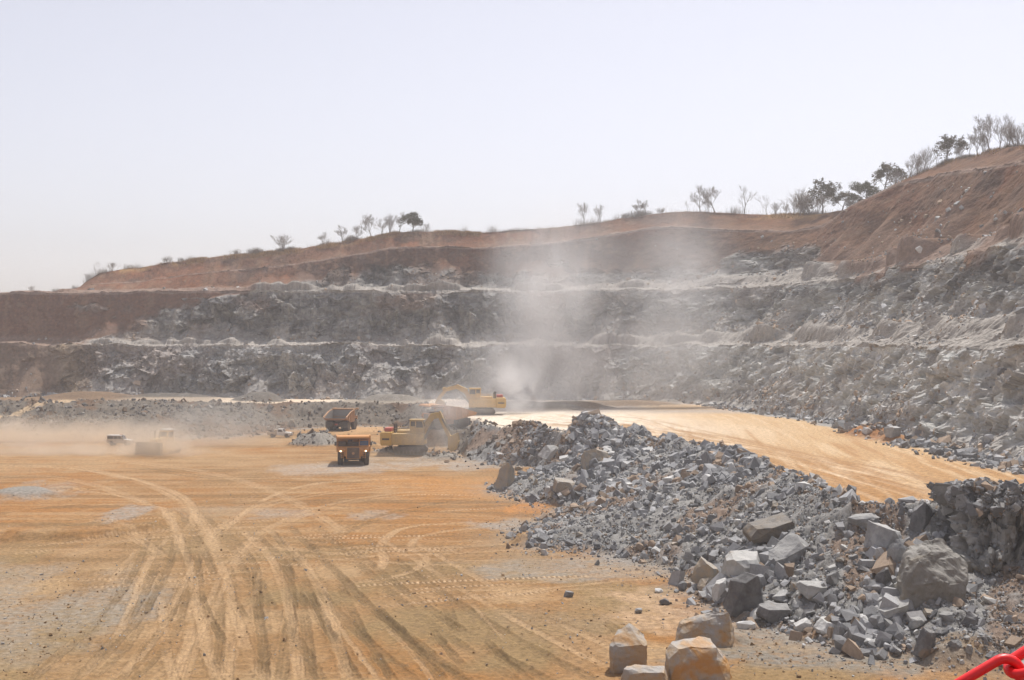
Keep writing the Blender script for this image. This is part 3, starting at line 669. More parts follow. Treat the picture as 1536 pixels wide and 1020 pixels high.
def hull_bm(pts):
    bm = bmesh.new()
    for p in pts: bm.verts.new(p)
    r = bmesh.ops.convex_hull(bm, input=bm.verts)
    bmesh.ops.delete(bm, geom=list({g for g in r["geom_interior"] + r["geom_unused"] if isinstance(g, bmesh.types.BMVert) and g.is_valid}), context='VERTS')
    bmesh.ops.dissolve_limit(bm, angle_limit=.20, verts=bm.verts, edges=bm.edges)
    return bm
def rock_pts(kind, rd):
    pts = []
    sx, sy, sz = {'block': (1, .85, .75), 'slab': (1.15, .85, .36), 'wedge': (1, .75, .8), 'lump': (.95, .9, .75), 'spike': (.7, .65, 1.15)}[kind]
    if kind == 'lump':
        for i in range(22):
            d = Vector((rd.gauss(0, 1), rd.gauss(0, 1), rd.gauss(0, 1))).normalized() * rd.uniform(.8, 1.05)
            pts.append((d.x * sx, d.y * sy, d.z * sz))
    else:
        for a in (-1, 1):
            for b in (-1, 1):
                for c in (-1, 1):
                    k = 1.0
                    if kind == 'wedge' and c > 0: k = .35 if a > 0 else .8
                    if kind == 'spike' and c > 0: k = .4
                    pts.append((a * sx * k * rd.uniform(.6, 1.05), b * sy * k * rd.uniform(.55, 1.05), c * sz * rd.uniform(.65, 1.05)))
        for i in range(5):
            pts.append((rd.uniform(-1, 1) * sx, rd.uniform(-1, 1) * sy, rd.uniform(-1, 1) * sz))
    return pts
def rough_rock(pts, seed, cuts=2, amp=.05, bev=.05, freq=1.6, chips=0, deep=.17):
    bm = hull_bm(pts)
    rr = random.Random(int(seed * 1000))
    for _ in range(chips):      # corners knocked off along fresh fracture planes
        n = Vector((rr.gauss(0, 1), rr.gauss(0, 1) - .4, rr.gauss(0, .8) + .35)).normalized()
        vs = sorted((v.co.dot(n) for v in bm.verts)); lo, hi_ = vs[0], vs[-1]
        d = hi_ - (hi_ - lo) * rr.uniform(deep * .35, deep)
        bmesh.ops.bisect_plane(bm, geom=bm.verts[:] + bm.edges[:] + bm.faces[:], plane_co=n * d, plane_no=n, clear_outer=True)
        keep_ = [v.co.copy() for v in bm.verts]; bm.free(); bm = hull_bm(keep_)
    try: bmesh.ops.bevel(bm, geom=[e for e in bm.edges], offset=bev, segments=1, affect='EDGES', clamp_overlap=True)
    except Exception: pass
    bmesh.ops.triangulate(bm, faces=bm.faces)
    for _ in range(cuts):
        L = [e.calc_length() for e in bm.edges]; lim = max(np.percentile(L, 55), .05)
        bmesh.ops.subdivide_edges(bm, edges=[e for e in bm.edges if e.calc_length() > lim], cuts=1, use_grid_fill=True)
        bmesh.ops.triangulate(bm, faces=bm.faces)
    bm.normal_update()
    from mathutils import noise
    off = Vector((seed * 3.17, seed * 1.73, seed * .91))
    ds = []
    for v in bm.verts:
        q = v.co * freq + off
        c = noise.cell(q * 1.4) - .5
        ds.append(v.normal * amp * (noise.noise(q) + .5 * noise.noise(q * 2.7) + .6 * c * .5))
    for v, d in zip(bm.verts, ds): v.co += d
    return bm
def bm_to_mesh(bm, name, mat):
    bmesh.ops.recalc_face_normals(bm, faces=bm.faces)
    me = bpy.data.meshes.new(name); bm.to_mesh(me); bm.free(); me.materials.append(mat)
    return me

def M_rock(name, c1, c2, c3, sc=1.2, thr=(.42, .58, .60, .72), bump=.45, vary=.35):
    m = bpy.data.materials.new(name); nt, N, L, B = nodes(m)
    tc = N.new("ShaderNodeTexCoord"); oi = N.new("ShaderNodeObjectInfo")
    ad = N.new("ShaderNodeVectorMath"); ad.operation = 'ADD'; L.new(tc.outputs["Object"], ad.inputs[0])
    cx = N.new("ShaderNodeCombineXYZ"); ml = N.new("ShaderNodeMath"); ml.operation = 'MULTIPLY'; ml.inputs[1].default_value = 57
    L.new(oi.outputs["Random"], ml.inputs[0]); L.new(ml.outputs[0], cx.inputs[0]); L.new(ml.outputs[0], cx.inputs[2]); L.new(cx.outputs[0], ad.inputs[1])
    n1 = N.new("ShaderNodeTexNoise"); n1.inputs["Scale"].default_value = sc; n1.inputs["Detail"].default_value = 9; n1.inputs["Roughness"].default_value = .66
    n2 = N.new("ShaderNodeTexNoise"); n2.inputs["Scale"].default_value = sc * .6; n2.inputs["Detail"].default_value = 6; n2.inputs["Distortion"].default_value = .8
    L.new(ad.outputs[0], n1.inputs["Vector"]); L.new(ad.outputs[0], n2.inputs["Vector"])
    r1 = N.new("ShaderNodeMapRange"); r1.inputs[1].default_value = thr[0]; r1.inputs[2].default_value = thr[1]; L.new(n1.outputs["Fac"], r1.inputs[0])
    r2 = N.new("ShaderNodeMapRange"); r2.inputs[1].default_value = thr[2]; r2.inputs[2].default_value = thr[3]; L.new(n2.outputs["Fac"], r2.inputs[0])
    a = N.new("ShaderNodeMix"); a.data_type = 'RGBA'; a.inputs[6].default_value = (*c1, 1); a.inputs[7].default_value = (*c2, 1); L.new(r1.outputs[0], a.inputs["Factor"])
    b = N.new("ShaderNodeMix"); b.data_type = 'RGBA'; b.inputs[7].default_value = (*c3, 1); L.new(a.outputs[2], b.inputs[6]); L.new(r2.outputs[0], b.inputs["Factor"])
    rv = N.new("ShaderNodeMapRange"); rv.inputs[3].default_value = 1 - vary; rv.inputs[4].default_value = 1 + vary; L.new(oi.outputs["Random"], rv.inputs[0])
    # settled dust on the upward faces
    ge = N.new("ShaderNodeNewGeometry"); sx = N.new("ShaderNodeSeparateXYZ"); L.new(ge.outputs["Normal"], sx.inputs[0])
    rd_ = N.new("ShaderNodeMapRange"); rd_.inputs[1].default_value = .45; rd_.inputs[2].default_value = .95; rd_.inputs[4].default_value = .55; L.new(sx.outputs[2], rd_.inputs[0])
    dm = N.new("ShaderNodeMath"); dm.operation = 'MULTIPLY'; L.new(rd_.outputs[0], dm.inputs[0]); L.new(n1.outputs["Fac"], dm.inputs[1])
    d_ = N.new("ShaderNodeMix"); d_.data_type = 'RGBA'; d_.inputs[7].default_value = (.46, .44, .41, 1); L.new(b.outputs[2], d_.inputs[6]); L.new(dm.outputs[0], d_.inputs["Factor"])
    s = N.new("ShaderNodeVectorMath"); s.operation = 'SCALE'; L.new(d_.outputs[2], s.inputs[0]); L.new(rv.outputs[0], s.inputs["Scale"])
    L.new(s.outputs[0], B.inputs["Base Color"]); B.inputs["Roughness"].default_value = .92; B.inputs["Specular IOR Level"].default_value = .2
    nb = N.new("ShaderNodeTexNoise"); nb.inputs["Scale"].default_value = 5; nb.inputs["Detail"].default_value = 9; nb.inputs["Roughness"].default_value = .72; L.new(ad.outputs[0], nb.inputs["Vector"])
    bp = N.new("ShaderNodeBump"); bp.inputs["Strength"].default_value = bump; bp.inputs["Distance"].default_value = .12; L.new(nb.outputs["Fac"], bp.inputs["Height"]); L.new(bp.outputs[0], B.inputs["Normal"])
    return m
ROCK = {
    'blue grey': M_rock("blue_grey_rock", (.23, .232, .235), (.31, .31, .305), (.38, .375, .36)),
    'pale grey': M_rock("pale_grey_rock", (.37, .37, .355), (.45, .445, .43), (.31, .28, .24), vary=.2),
    'dark grey': M_rock("dark_grey_rock", (.13, .13, .135), (.20, .20, .20), (.25, .19, .14), vary=.2),
    'tan': M_rock("tan_rock", (.33, .27, .20), (.27, .25, .22), (.36, .23, .12), vary=.2),
    'brown': M_rock("brown_rock", (.20, .165, .125), (.15, .135, .12), (.27, .19, .12), vary=.15),
    'ochre': M_rock("ochre_stained_rock", (.40, .29, .18), (.34, .32, .30), (.43, .235, .085), sc=.8, thr=(.42, .58, .54, .64), vary=.05),
}
KINDS = ['block', 'slab', 'wedge', 'lump', 'spike']
rdk = random.Random(21)
PROTO = {}
for kd in KINDS:
    for i in range(5):
        for cn in ('blue grey', 'pale grey', 'dark grey', 'tan'):
            if cn == 'blue grey':
                bm = rough_rock(rock_pts(kd, rdk), rdk.random() * 50, 2, .07, .02, chips=3)
                base = bm_to_mesh(bm, "boulder_" + kd, ROCK[cn]); PROTO[(kd, i, cn)] = base
            else:
                me = base.copy(); me.materials[0] = ROCK[cn]; PROTO[(kd, i, cn)] = me

# ---- the boulders one can tell apart.  u centre, v foot, width px, height px, shape, colour, tilt, label
HERO = [
    (1120, 876, 66, 44, 'block', 'pale grey', (.05, .02, .2), "pale flat-topped block at the foot of the rubble, brightest rock of the heap"),
    (1117, 921, 60, 60, 'spike', 'dark grey', (.1, .25, .6), "big pointed dark grey boulder standing in front of the pale flat-topped block"),
    (1085, 903, 30, 32, 'block', 'pale grey', (.1, -.25, .1), "small upright pale block leaning beside the pointed dark boulder"),
    (1060, 880, 44, 42, 'wedge', 'tan', (.1, .1, 2.6), "rounded tan-grey boulder left of the pale flat-topped block at the heap's edge"),
    (1064, 893, 32, 24, 'lump', 'tan', (0, .2, 1), "low lumpy stone in front of the rounded tan-grey boulder"),
    (1188, 852, 66, 46, 'slab', 'blue grey', (.35, -.65, .2), "large tilted slab with a streaked side, leaning uphill of the pale flat-topped block"),
    (1160, 812, 76, 36, 'slab', 'brown', (.1, -.22, .1), "long brown flat boulder lying midway up the rubble slope"),
    (756, 734, 32, 40, 'spike', 'tan', (.05, .15, .9), "tall pale boulder alone at the far tip of the rubble heap"),
    (894, 704, 44, 30, 'wedge', 'tan', (.1, .1, .3), "tan wedge-shaped boulder high on the far end of the heap"),
    (849, 741, 40, 22, 'slab', 'tan', (.1, .1, .2), "flat tan boulder at the foot of the far end of the heap"),
    (824, 695, 34, 26, 'lump', 'pale grey', (.1, .3, .2), "pale rounded boulder on the far shoulder of the heap"),
    (853, 897, 16, 9, 'block', 'dark grey', (.1, .1, .3), "small dark stone lying alone on the tracked tan floor"),
    (958, 921, 12, 8, 'lump', 'blue grey', (.1, .1, .3), "pebble-sized grey stone alone on the pale sandy patch"),
    (1391, 988, 36, 44, 'wedge', 'dark grey', (.1, .1, 2.2), "dark upright wedge of rock on the brown soil at the heap's near corner"),
    (1497, 1001, 36, 20, 'lump', 'dark grey', (.05, .1, .3), "dark squat rock just above the red plastic chain"),
    (1344, 935, 56, 34, 'slab', 'pale grey', (.2, -.3, .2), "light slab tilted towards the floor below the dark cut face"),
    (1330, 832, 56, 48, 'block', 'blue grey', (.1, .2, .5), "big square grey block near the top of the heap beside the cut face"),
    (1352, 860, 40, 44, 'wedge', 'blue grey', (.1, .1, .8), "steep grey wedge rising beside the great pale boulder of the cut face"),
    (1330, 890, 34, 36, 'spike', 'dark grey', (.1, .1, .4), "dark narrow rock standing in the hollow below the cut face"),
    (1225, 905, 50, 26, 'block', 'pale grey', (.15, .1, .3), "pale grey block lying in the middle of the near rubble"),
    (1245, 955, 44, 24, 'slab', 'pale grey', (.2, .25, .9), "light slab at the very front edge of the near rubble"),
    (1165, 935, 56, 26, 'slab', 'dark grey', (.15, .1, .2), "long dark slab lying behind the stained ochre boulders"),
    (1117, 608, 25, 26, 'spike', 'dark grey', (.1, .1, .4), "big grey triangular boulder at the foot of the far wall beside two workers"),
    (1342, 657, 26, 18, 'block', 'blue grey', (.05, .1, .4), "square grey block at the foot of the side wall by the orange soil heap"),
    (1070, 601, 22, 8, 'slab', 'pale grey', (.05, .1, .4), "pale flat rock on the debris at the foot of the far wall"),
    (1030, 598, 16, 10, 'block', 'blue grey', (.05, .1, .4), "small square rock at the dusty foot of the far wall"),
    (437, 640, 13, 11, 'wedge', 'tan', (.05, .1, .4), "pale lone boulder on the bank behind the white pickup"),
    (1300, 800, 50, 28, 'lump', 'blue grey', (.1, .1, .4), "broad grey boulder just under the notch where the heap meets the tan level"),
    (1385, 798, 36, 44, 'wedge', 'dark grey', (.1, .15, 1.2), "dark leaning rock in the notch between heap and cut face"),
]
BOX = []
def place_boulder(me, loc, dims, rot, label, group=None):
    o = bpy.data.objects.new("boulder", me); link(o)
    o.rotation_euler = rot; o.scale = dims; o.location = loc
    tag(o, label, "boulder", group)
    return o
LAND = []
for k, (u, v, wpx, hpx, kd, cn, rot, lab) in enumerate(HERO):
    p = hit(u, v); s = F / p.y; wm = wpx / s; hm = hpx / s
    rd = random.Random(100 + k)
    bm = rough_rock(rock_pts(kd, rd), k * 7.7 + 1, 3, .06, .012, chips=8)
    bmesh.ops.rotate(bm, verts=bm.verts, cent=(0, 0, 0), matrix=Matrix.Rotation(rot[2], 3, 'Z')); bmesh.ops.rotate(bm, verts=bm.verts, cent=(0, 0, 0), matrix=Matrix.Rotation(rot[1], 3, 'Y') @ Matrix.Rotation(rot[0], 3, 'X'))
    mn = Vector([min(q.co[i] for q in bm.verts) for i in range(3)]); mx = Vector([max(q.co[i] for q in bm.verts) for i in range(3)]); ex = mx - mn; cen = (mn + mx) / 2
    hm2 = hm * 1.12
    for q in bm.verts: q.co = Vector(((q.co.x - cen.x) / ex.x * wm, (q.co.y - cen.y) / ex.y * wm * .85, (q.co.z - mn.z) / ex.z * hm2 - hm * .12))
    o = place_boulder(bm_to_mesh(bm, "boulder", ROCK[cn]), p + Vector((0, wm * .36, 0)), (1, 1, 1), (0, 0, 0), lab, "boulders one can tell apart")
    LAND.append((p, lab))
# the four stained boulders set out on the floor, and the pale giant at the cut face: outlines in metres (x across, y away, z up)
FRONT = [
    (943, 1013, [(-1.2, 0, 0), (1.1, .1, 0), (1.25, 1.5, 0), (-1.0, 1.9, 0), (-1.2, 0, 1.75), (.0, -.05, 1.75), (1.15, .15, 1.95), (1.1, 1.5, 2.45), (.35, 1.6, 2.95), (-.9, 1.6, 2.3)], "upright ochre boulder with a pale sloping top, apart at the heap's outer edge"),
    (1050, 1026, [(-2.0, 0, 0), (1.7, 0, 0), (2.1, 1.5, 0), (-1.9, 2.0, 0), (-2.05, .1, 1.9), (-.6, .2, 2.2), (1.2, .1, 2.05), (1.75, .4, 1.75), (1.6, 1.7, 2.3), (.2, 1.9, 2.5), (-1.8, 1.6, 2.25)], "largest ochre boulder, broad and blocky, in front of its neighbours"),
    (1063, 972, [(-2.1, .2, 0), (1.6, 0, 0), (2.1, 1.6, 0), (-1.9, 2.0, 0), (-2.15, .3, 1.3), (-1.0, .2, 1.55), (.3, .5, 1.75), (.4, .9, 2.35), (1.5, .8, 2.3), (1.9, 1.4, 1.5), (-.4, 1.8, 1.9), (-1.8, 1.5, 1.6)], "long ochre boulder with a raised knob, resting against a little soil bank"),
    (967, 1032, [(-1.4, 0, 0), (1.4, 0, 0), (1.6, 1.4, 0), (-1.3, 1.6, 0), (-1.3, .1, .95), (1.2, .1, 1.0), (1.3, 1.3, 1.05), (-.9, 1.4, 1.15), (0, .6, 1.2)], "low flat ochre boulder half cut off below the upright ochre one"),
    (1402, 907, [(-2.3, .3, -1), (2.2, .3, -1), (3.0, 3.5, -1), (-2.0, 3.5, -1), (-2.1, .2, 1.0), (-1.9, .9, 2.4), (-1.0, .5, 3.0), (.3, 1.2, 3.4), (1.6, 1.7, 3.5), (2.9, 1.9, 2.6), (2.5, .5, 1.4), (.4, -.1, 1.5), (1.2, 2.8, 4.2), (-1.0, 2.6, 3.6)], "great smooth pale grey boulder bulging from under the dark cut face"),
]
for k, (u, v, pts, lab) in enumerate(FRONT):
    p = hit(u, v) if v < 1020 else Vector((PX(u, F * HC / (v - VH)), F * HC / (v - VH), 0))
    if k != 4: p.z = min(p.z, gz(p.x, p.y))
    bm = rough_rock(pts, 31 + k * 5.3, 4, .085, .012, 1.3, chips=11, deep=.10) if k != 4 else rough_rock(pts, 52, 5, .22, .12, .9)
    mat = ROCK['ochre'] if k != 4 else M_rock("pale_dusty_rock", (.185, .176, .158), (.225, .215, .195), (.25, .225, .18), sc=.7, vary=.02)
    place_boulder(bm_to_mesh(bm, "boulder", mat), p + Vector((0, 0, -.12)), (1, 1, 1), (0, 0, 0), lab, "stained boulders set out on the floor" if k != 4 else None)
    LAND.append((p, lab))

# ---- the larger rocks of the heap, each a thing of its own
LANDMARK = [(1120, 876, "the pale flat-topped block"), (1188, 852, "the large tilted slab"), (1160, 812, "the long brown boulder"), (894, 704, "the tan wedge boulder"), (756, 734, "the tall pale boulder"),
            (1344, 935, "the light tilted slab"), (1330, 832, "the big square block"), (1402, 905, "the great pale boulder"), (1225, 905, "the pale middle block"), (1391, 988, "the dark upright wedge"),
            (1000, 790, "the dark fines streak"), (950, 740, "the brown soil band"), (870, 632, "the heap's far peak"), (1290, 765, "the heap's crest notch"), (1117, 921, "the pointed dark boulder")]
LMP = [(hit(a, b), c) for a, b, c in LANDMARK]
rd = random.Random(77)
spots = []
def near_density(u, v): return 1.0
tries = 0
while len(spots) < 262 and tries < 60000:
    tries += 1
    u = rd.uniform(760, 1480); v = rd.uniform(640, 1000)
    # rows and columns where the photo shows coarse rock
    top = np.interp(u, [760, 800, 870, 1000, 1130, 1250, 1290, 1390, 1480], [715, 690, 645, 665, 705, 760, 772, 775, 900])
    bot = np.interp(u, [760, 800, 850, 900, 1000, 1045, 1100, 1200, 1330, 1480], [735, 765, 815, 828, 848, 880, 920, 955, 982, 985])
    if v < top or v > bot: continue
    c = .25 + .75 * math.exp(-((v - np.interp(u, [760, 900, 1100, 1250, 1400], [720, 735, 800, 860, 930])) / 48) ** 2)
    if 1180 < u < 1300 and v < 800: c *= .15
    if 800 < u < 1000 and 745 < v < 800: c *= .3
    if rd.random() > c: continue
    near = sst(np.array(v), 760, 930)
    px = rd.choice([8, 9, 10, 11, 12, 14, 16]) * (.8 + .95 * float(near)) * (1.3 if rd.random() < .1 else 1)
    if any((u - a) ** 2 + (2.0 * (v - b)) ** 2 < (.62 * (px + c2)) ** 2 for a, b, c2 in spots): continue
    if any(abs(u - h[0]) < h[2] * .5 and -6 < h[1] - v < h[3] * .8 for h in HERO) or (1362 < u < 1445 and v > 800 and v < 915): continue
    spots.append((u, v, px))
RELS = {}
for (u, v, px) in spots:
    p = hit(u, v)
    if p.y > 220: continue
    r = px / F * p.y * .5
    kd = rd.choice(['block', 'block', 'slab', 'wedge', 'lump', 'spike']); cn = rd.choice(['blue grey'] * 6 + ['pale grey'] * 3 + ['dark grey'] * 2 + ['tan'])
    if u < 930 and v < 760 and rd.random() < .35: cn = 'tan'
    me = PROTO[(kd, rd.randrange(5), cn)]
    rot = (rd.uniform(-.5, .5), rd.uniform(-.5, .5), rd.uniform(0, 6.28))
    sc = (r * rd.uniform(.9, 1.25), r * rd.uniform(.8, 1.1), r * rd.uniform(.85, 1.15))
    q, lm = min(LMP, key=lambda t: (t[0] - p).length)
    rel = "uphill of" if p.z > q.z + 1.1 else ("downhill of" if p.z < q.z - 1.1 else ("beside" if (p - q).length < 4 else ("farther back than" if p.y > q.y else "nearer than")))
    size = "large" if r > 1.0 else ("middling" if r > .62 else "smallish")
    shape = {'block': 'blocky', 'slab': 'flat', 'wedge': 'wedge-shaped', 'lump': 'rounded', 'spike': 'pointed'}[kd]
    lab = f"{size} {shape} {cn} rock on the rubble {rel} {lm}"
    place_boulder(me, p + Vector((0, r * .3, r * .28)), sc, rot, lab, "coarse rocks of the rubble heap")

# ---- the small stuff: thousands of fragments
def scatter(name, label, xs, ys, rs, cols, zoff=.25, seed=1, flat=1.0, z=None):
    rg = np.random.default_rng(seed); n = len(xs)
    if z is None: z = ground_h(xs, ys)[0]
    rd2 = random.Random(seed); pv = []
    for i in range(14):
        bm = hull_bm(rock_pts(rd2.choice(KINDS), rd2)); bmesh.ops.triangulate(bm, faces=bm.faces); bm.verts.ensure_lookup_table(); bm.verts.index_update()
        pv.append((np.array([v.co[:] for v in bm.verts]), np.array([[v.index for v in f.verts] for f in bm.faces]))); bm.free()
    which = rg.integers(0, len(pv), n)
    AV = []; AF = []; AC = []; base = 0
    for k in range(len(pv)):
        id_ = np.nonzero(which == k)[0]
        if not len(id_): continue
        V0, F0 = pv[k]
        q = rg.normal(size=(len(id_), 4)); q[:, 1:3] *= .6; q /= np.linalg.norm(q, axis=1)[:, None]
        w_, x_, y_, z_ = q.T
        R = np.stack([np.stack([1 - 2 * (y_ * y_ + z_ * z_), 2 * (x_ * y_ - z_ * w_), 2 * (x_ * z_ + y_ * w_)], -1),
                      np.stack([2 * (x_ * y_ + z_ * w_), 1 - 2 * (x_ * x_ + z_ * z_), 2 * (y_ * z_ - x_ * w_)], -1),
                      np.stack([2 * (x_ * z_ - y_ * w_), 2 * (y_ * z_ + x_ * w_), 1 - 2 * (x_ * x_ + y_ * y_)], -1)], 1)
        sc = rs[id_][:, None] * rg.uniform(.75, 1.25, (len(id_), 3)); sc[:, 2] *= flat
        VV = np.einsum('nij,nmj->nmi', R, V0[None] * sc[:, None, :])
        VV += np.stack([xs[id_], ys[id_], z[id_] + rs[id_] * zoff], -1)[:, None, :]
        m = V0.shape[0]
        AV.append(VV.reshape(-1, 3)); AC.append(np.repeat(cols[id_], m, 0))
        AF.append((F0[None] + (base + np.arange(len(id_)) * m)[:, None, None]).reshape(-1, 3)); base += m * len(id_)
    o = np_obj(name, np.concatenate(AV), np.concatenate(AF), np.concatenate(AC), False, FRAG)
    tag(o, label, "rubble", kind="stuff")
    return o
FRAG = M_attr("rock_fragments", scale=4, amt=.22, bump=.3, bscale=9, dist=.04)
def frag_cols(xs, ys, rg, tanp=.08):
    n = len(xs); g = rg.uniform(.15, .36, n)
    c = np.stack([g * 1.0, g * 1.0, g * 1.01], -1)
    t = rg.random(n) < tanp + .35 * (fbm(xs / 7, ys / 7, 171, 3) > .18)
    c[t] = np.stack([g[t] * 1.15, g[t] * .88, g[t] * .66], -1)
    l = rg.random(n) < .10; c[l] = rg.uniform(.40, .52, (l.sum(), 1)) * np.array([1, .99, .96])
    return c
rg = np.random.default_rng(3)
N0 = 120000
xs = rg.uniform(-4, 48, N0); ys = rg.uniform(66, 214, N0)
_, t, inc, dc, dt = ground_h(xs, ys)
coarse = np.clip(.42 + fbm(xs / 6, ys / 6, 611, 3) * 1.9, .03, 1)
for (u, v, zz, rx, ry, k) in [(850, 780, .8, 7, 5, .9), (960, 765, 2, 7, 7, .75), (1210, 735, 6, 4, 9, .8), (1240, 790, 4, 3, 6, .8), (1470, 930, 2, 5, 6, .8), (1335, 765, 7, 5, 3.5, .9), (1010, 690, 5, 5, 10, .6), (1440, 990, 0, 4, 2.5, .95)]:
    hx, hy = P(u, v, zz); coarse = coarse * (1 - k * np.exp(-((xs - hx) / rx) ** 2 - ((ys - hy) / ry) ** 2))
outer = np.exp(-np.maximum(dt, 0) / .8) * (t < .02)
hp = (heaps(xs, ys) > .5) & (ys > 150)
keep = ((t > .02) & ~inc & (rg.random(N0) < .62 * coarse + .10)) | ((t < .02) & (rg.random(N0) < outer * .3)) | (inc & (dc < 1.3) & (rg.random(N0) < .5) & (ys < 205)) | (hp & (rg.random(N0) < .6))
keep &= (xs / ys < .46)
xs, ys = xs[keep], ys[keep]
rs = np.clip(rg.lognormal(math.log(.18), .75, len(xs)), .04, .70) * (.5 + .95 * coarse[keep]) * np.where(dt[keep] < 1, .8, 1)
scatter("rubble", "grey broken stones covering the long blasted heap", xs, ys, rs, frag_cols(xs, ys, rg), seed=5, zoff=.28)
# gravel and fines bedding the stones of the heap
N0 = 110000
yy = 66 + 146 * rg.random(N0) ** 1.5; xx = rg.uniform(-4, 46, N0)
_, t, inc, dc, dt = ground_h(xx, yy)
keep = ((t > .01) & ~inc & (xx / yy < .46)) | ((t < .02) & (rg.random(N0) < .35 * np.exp(-dt / 1.6)) & (xx / yy < .46) & (xx > -3))
xx, yy = xx[keep], yy[keep]
scatter("gravel", "grey gravel and chips bedding the stones of the long heap", xx, yy, np.clip(rg.lognormal(math.log(.075), .35, len(xx)), .03, .16), frag_cols(xx, yy, rg, .15) * .9, seed=25, zoff=.3)
# face behind the big excavator and the long far bank
N0 = 60000
xs = rg.uniform(-150, 8, N0); ys = rg.uniform(200, 320, N0)
_, t, inc, dc, dt = ground_h(xs, ys)
keep = ((t > .02) & ~inc & (rg.random(N0) < .15 + .5 * np.clip(.4 + 1.6 * fbm(xs / 8, ys / 8, 617, 3), 0, 1))) | ((t < .02) & (rg.random(N0) < np.exp(-dt / 3.0) * .12)) | (inc & (dc < 1.5) & (rg.random(N0) < .4))
keep |= (heaps(xs, ys) > .35) & (~inc | (xs < -55) | (ys < 260)) & (rg.random(N0) < .5)
keep &= abs(xs / ys) < .46
xs, ys = xs[keep], ys[keep]
rs = np.clip(rg.lognormal(math.log(.16), .6, len(xs)), .06, .75)
scatter("rubble", "loose grey stones on the far banks around the loading machines", xs, ys, rs, frag_cols(xs, ys, rg, .2) * np.array([.66, .61, .55]), seed=6)  # stones tinted with their bank: brown-grey tone plus painted shade
# foot of the pit walls: stones thick at the side wall
N0 = 34000
sv = rg.uniform(S_VIS0, S_VIS1, N0); wp = wall_at(sv); wn = wall_at(sv + 1) - wp; wn /= np.linalg.norm(wn, axis=1)[:, None]; wn = np.stack([-wn[:, 1], wn[:, 0]], 1)
sidew = np.clip(wn[:, 0], 0, 1)
off = rg.exponential(1.6 + 1.0 * sidew) - 1.5
dens = np.clip(.25 + 1.6 * fbm(sv / 9, sv * 0, 621, 3), .04, 1) * (.45 + .55 * sidew)
keep = (rg.random(N0) < dens) & (off < 7)
q = wp - wn * off[:, None]; q = q[keep]
rs = np.clip(rg.lognormal(math.log(.28), .5, len(q)), .12, .95)
cc = frag_cols(q[:, 0], q[:, 1], rg, .1)
scatter("rubble", "stones fallen along the foot of the pit walls", q[:, 0], q[:, 1], rs, cc, seed=8)
# stray stones over the floor and on the stony patches
N0 = 60000
yy = 72 / rg.uniform(.30, 1.0, N0); xx = yy * rg.uniform(-.46, .3, N0)
_, t, inc, dc, dt = ground_h(xx, yy)
pm = np.zeros(N0)
for (px, py, rx, ry, pc, k) in PATCH:
    if pc[0] < .34: pm = np.maximum(pm, k * np.exp(-(((xx - px) / rx) ** 2 + ((yy - py) / ry) ** 2)))
keep = (t < .01) & (dt > .5) & (rg.random(N0) < .022 + .30 * pm)
xx, yy = xx[keep], yy[keep]
rs = np.clip(rg.lognormal(math.log(.042), .5, len(xx)), .02, .15)
scatter("rubble", "small stray stones and dirt clods sprinkled over the tan floor", xx, yy, rs, np.where((rg.random(len(xx)) < .62)[:, None], rg.uniform(.7, 1.5, (len(xx), 1)) * np.array([[.28, .185, .10]]), frag_cols(xx, yy, rg, .2)), seed=9, flat=.8)

# stones lying on the benches and aprons of the pit walls, and on the near cut face
rg = np.random.default_rng(31)
bm_ = (np.where(bench, .12, 0) + np.where(face, np.clip(tmask * 1.6, 0, 1) * .7 + .10 * NR, 0)) * (.1 + 1.2 * np.clip(.4 + 1.6 * fbm(SS / 7, WZ / 5, 641, 3), 0, 1)) * (.4 + .6 * NR) * (1 - .6 * soil)
vis = (np.abs(XY[..., 0] / np.maximum(XY[..., 1], 1)) < .47) & (XY[..., 1] > 110)
pw_ = (bm_ * vis * np.where((SEG >= 1) & (SEG <= 5), 1, 0)).ravel(); pw_ /= pw_.sum()
pk = rg.choice(len(pw_), 9000, p=pw_, replace=False)
rs = np.clip(rg.lognormal(math.log(.16), .6, len(pk)), .07, .8)
cc = frag_cols(wx[pk] * 0, wy[pk] * 0, rg, .03) * 1.2
scatter("rubble", "stones lying on the ledges and aprons of the pit walls", wx[pk], wy[pk], rs, cc, seed=15, z=wz[pk], zoff=.1)
fm = np.where(FK >= 3, 1.0, np.where(np.arange(FK.shape[0])[:, None] < 12, 1.0, .02)) * np.where(FS[None, :] < 40, 1, 0)
fp = fm.ravel() / fm.sum(); pk = rg.choice(fp.size, 9000, p=fp, replace=False)
rs = np.clip(rg.lognormal(math.log(.13), .6, len(pk)), .04, .55)
fx, fy, fz = FQ[..., 0].ravel()[pk], FQ[..., 1].ravel()[pk], FZ.ravel()[pk]
scatter("rubble", "broken stones on the top and foot of the near cut face", fx, fy, rs, frag_cols(fx, fy, rg, .15) * .9, seed=16, z=fz, zoff=.15)
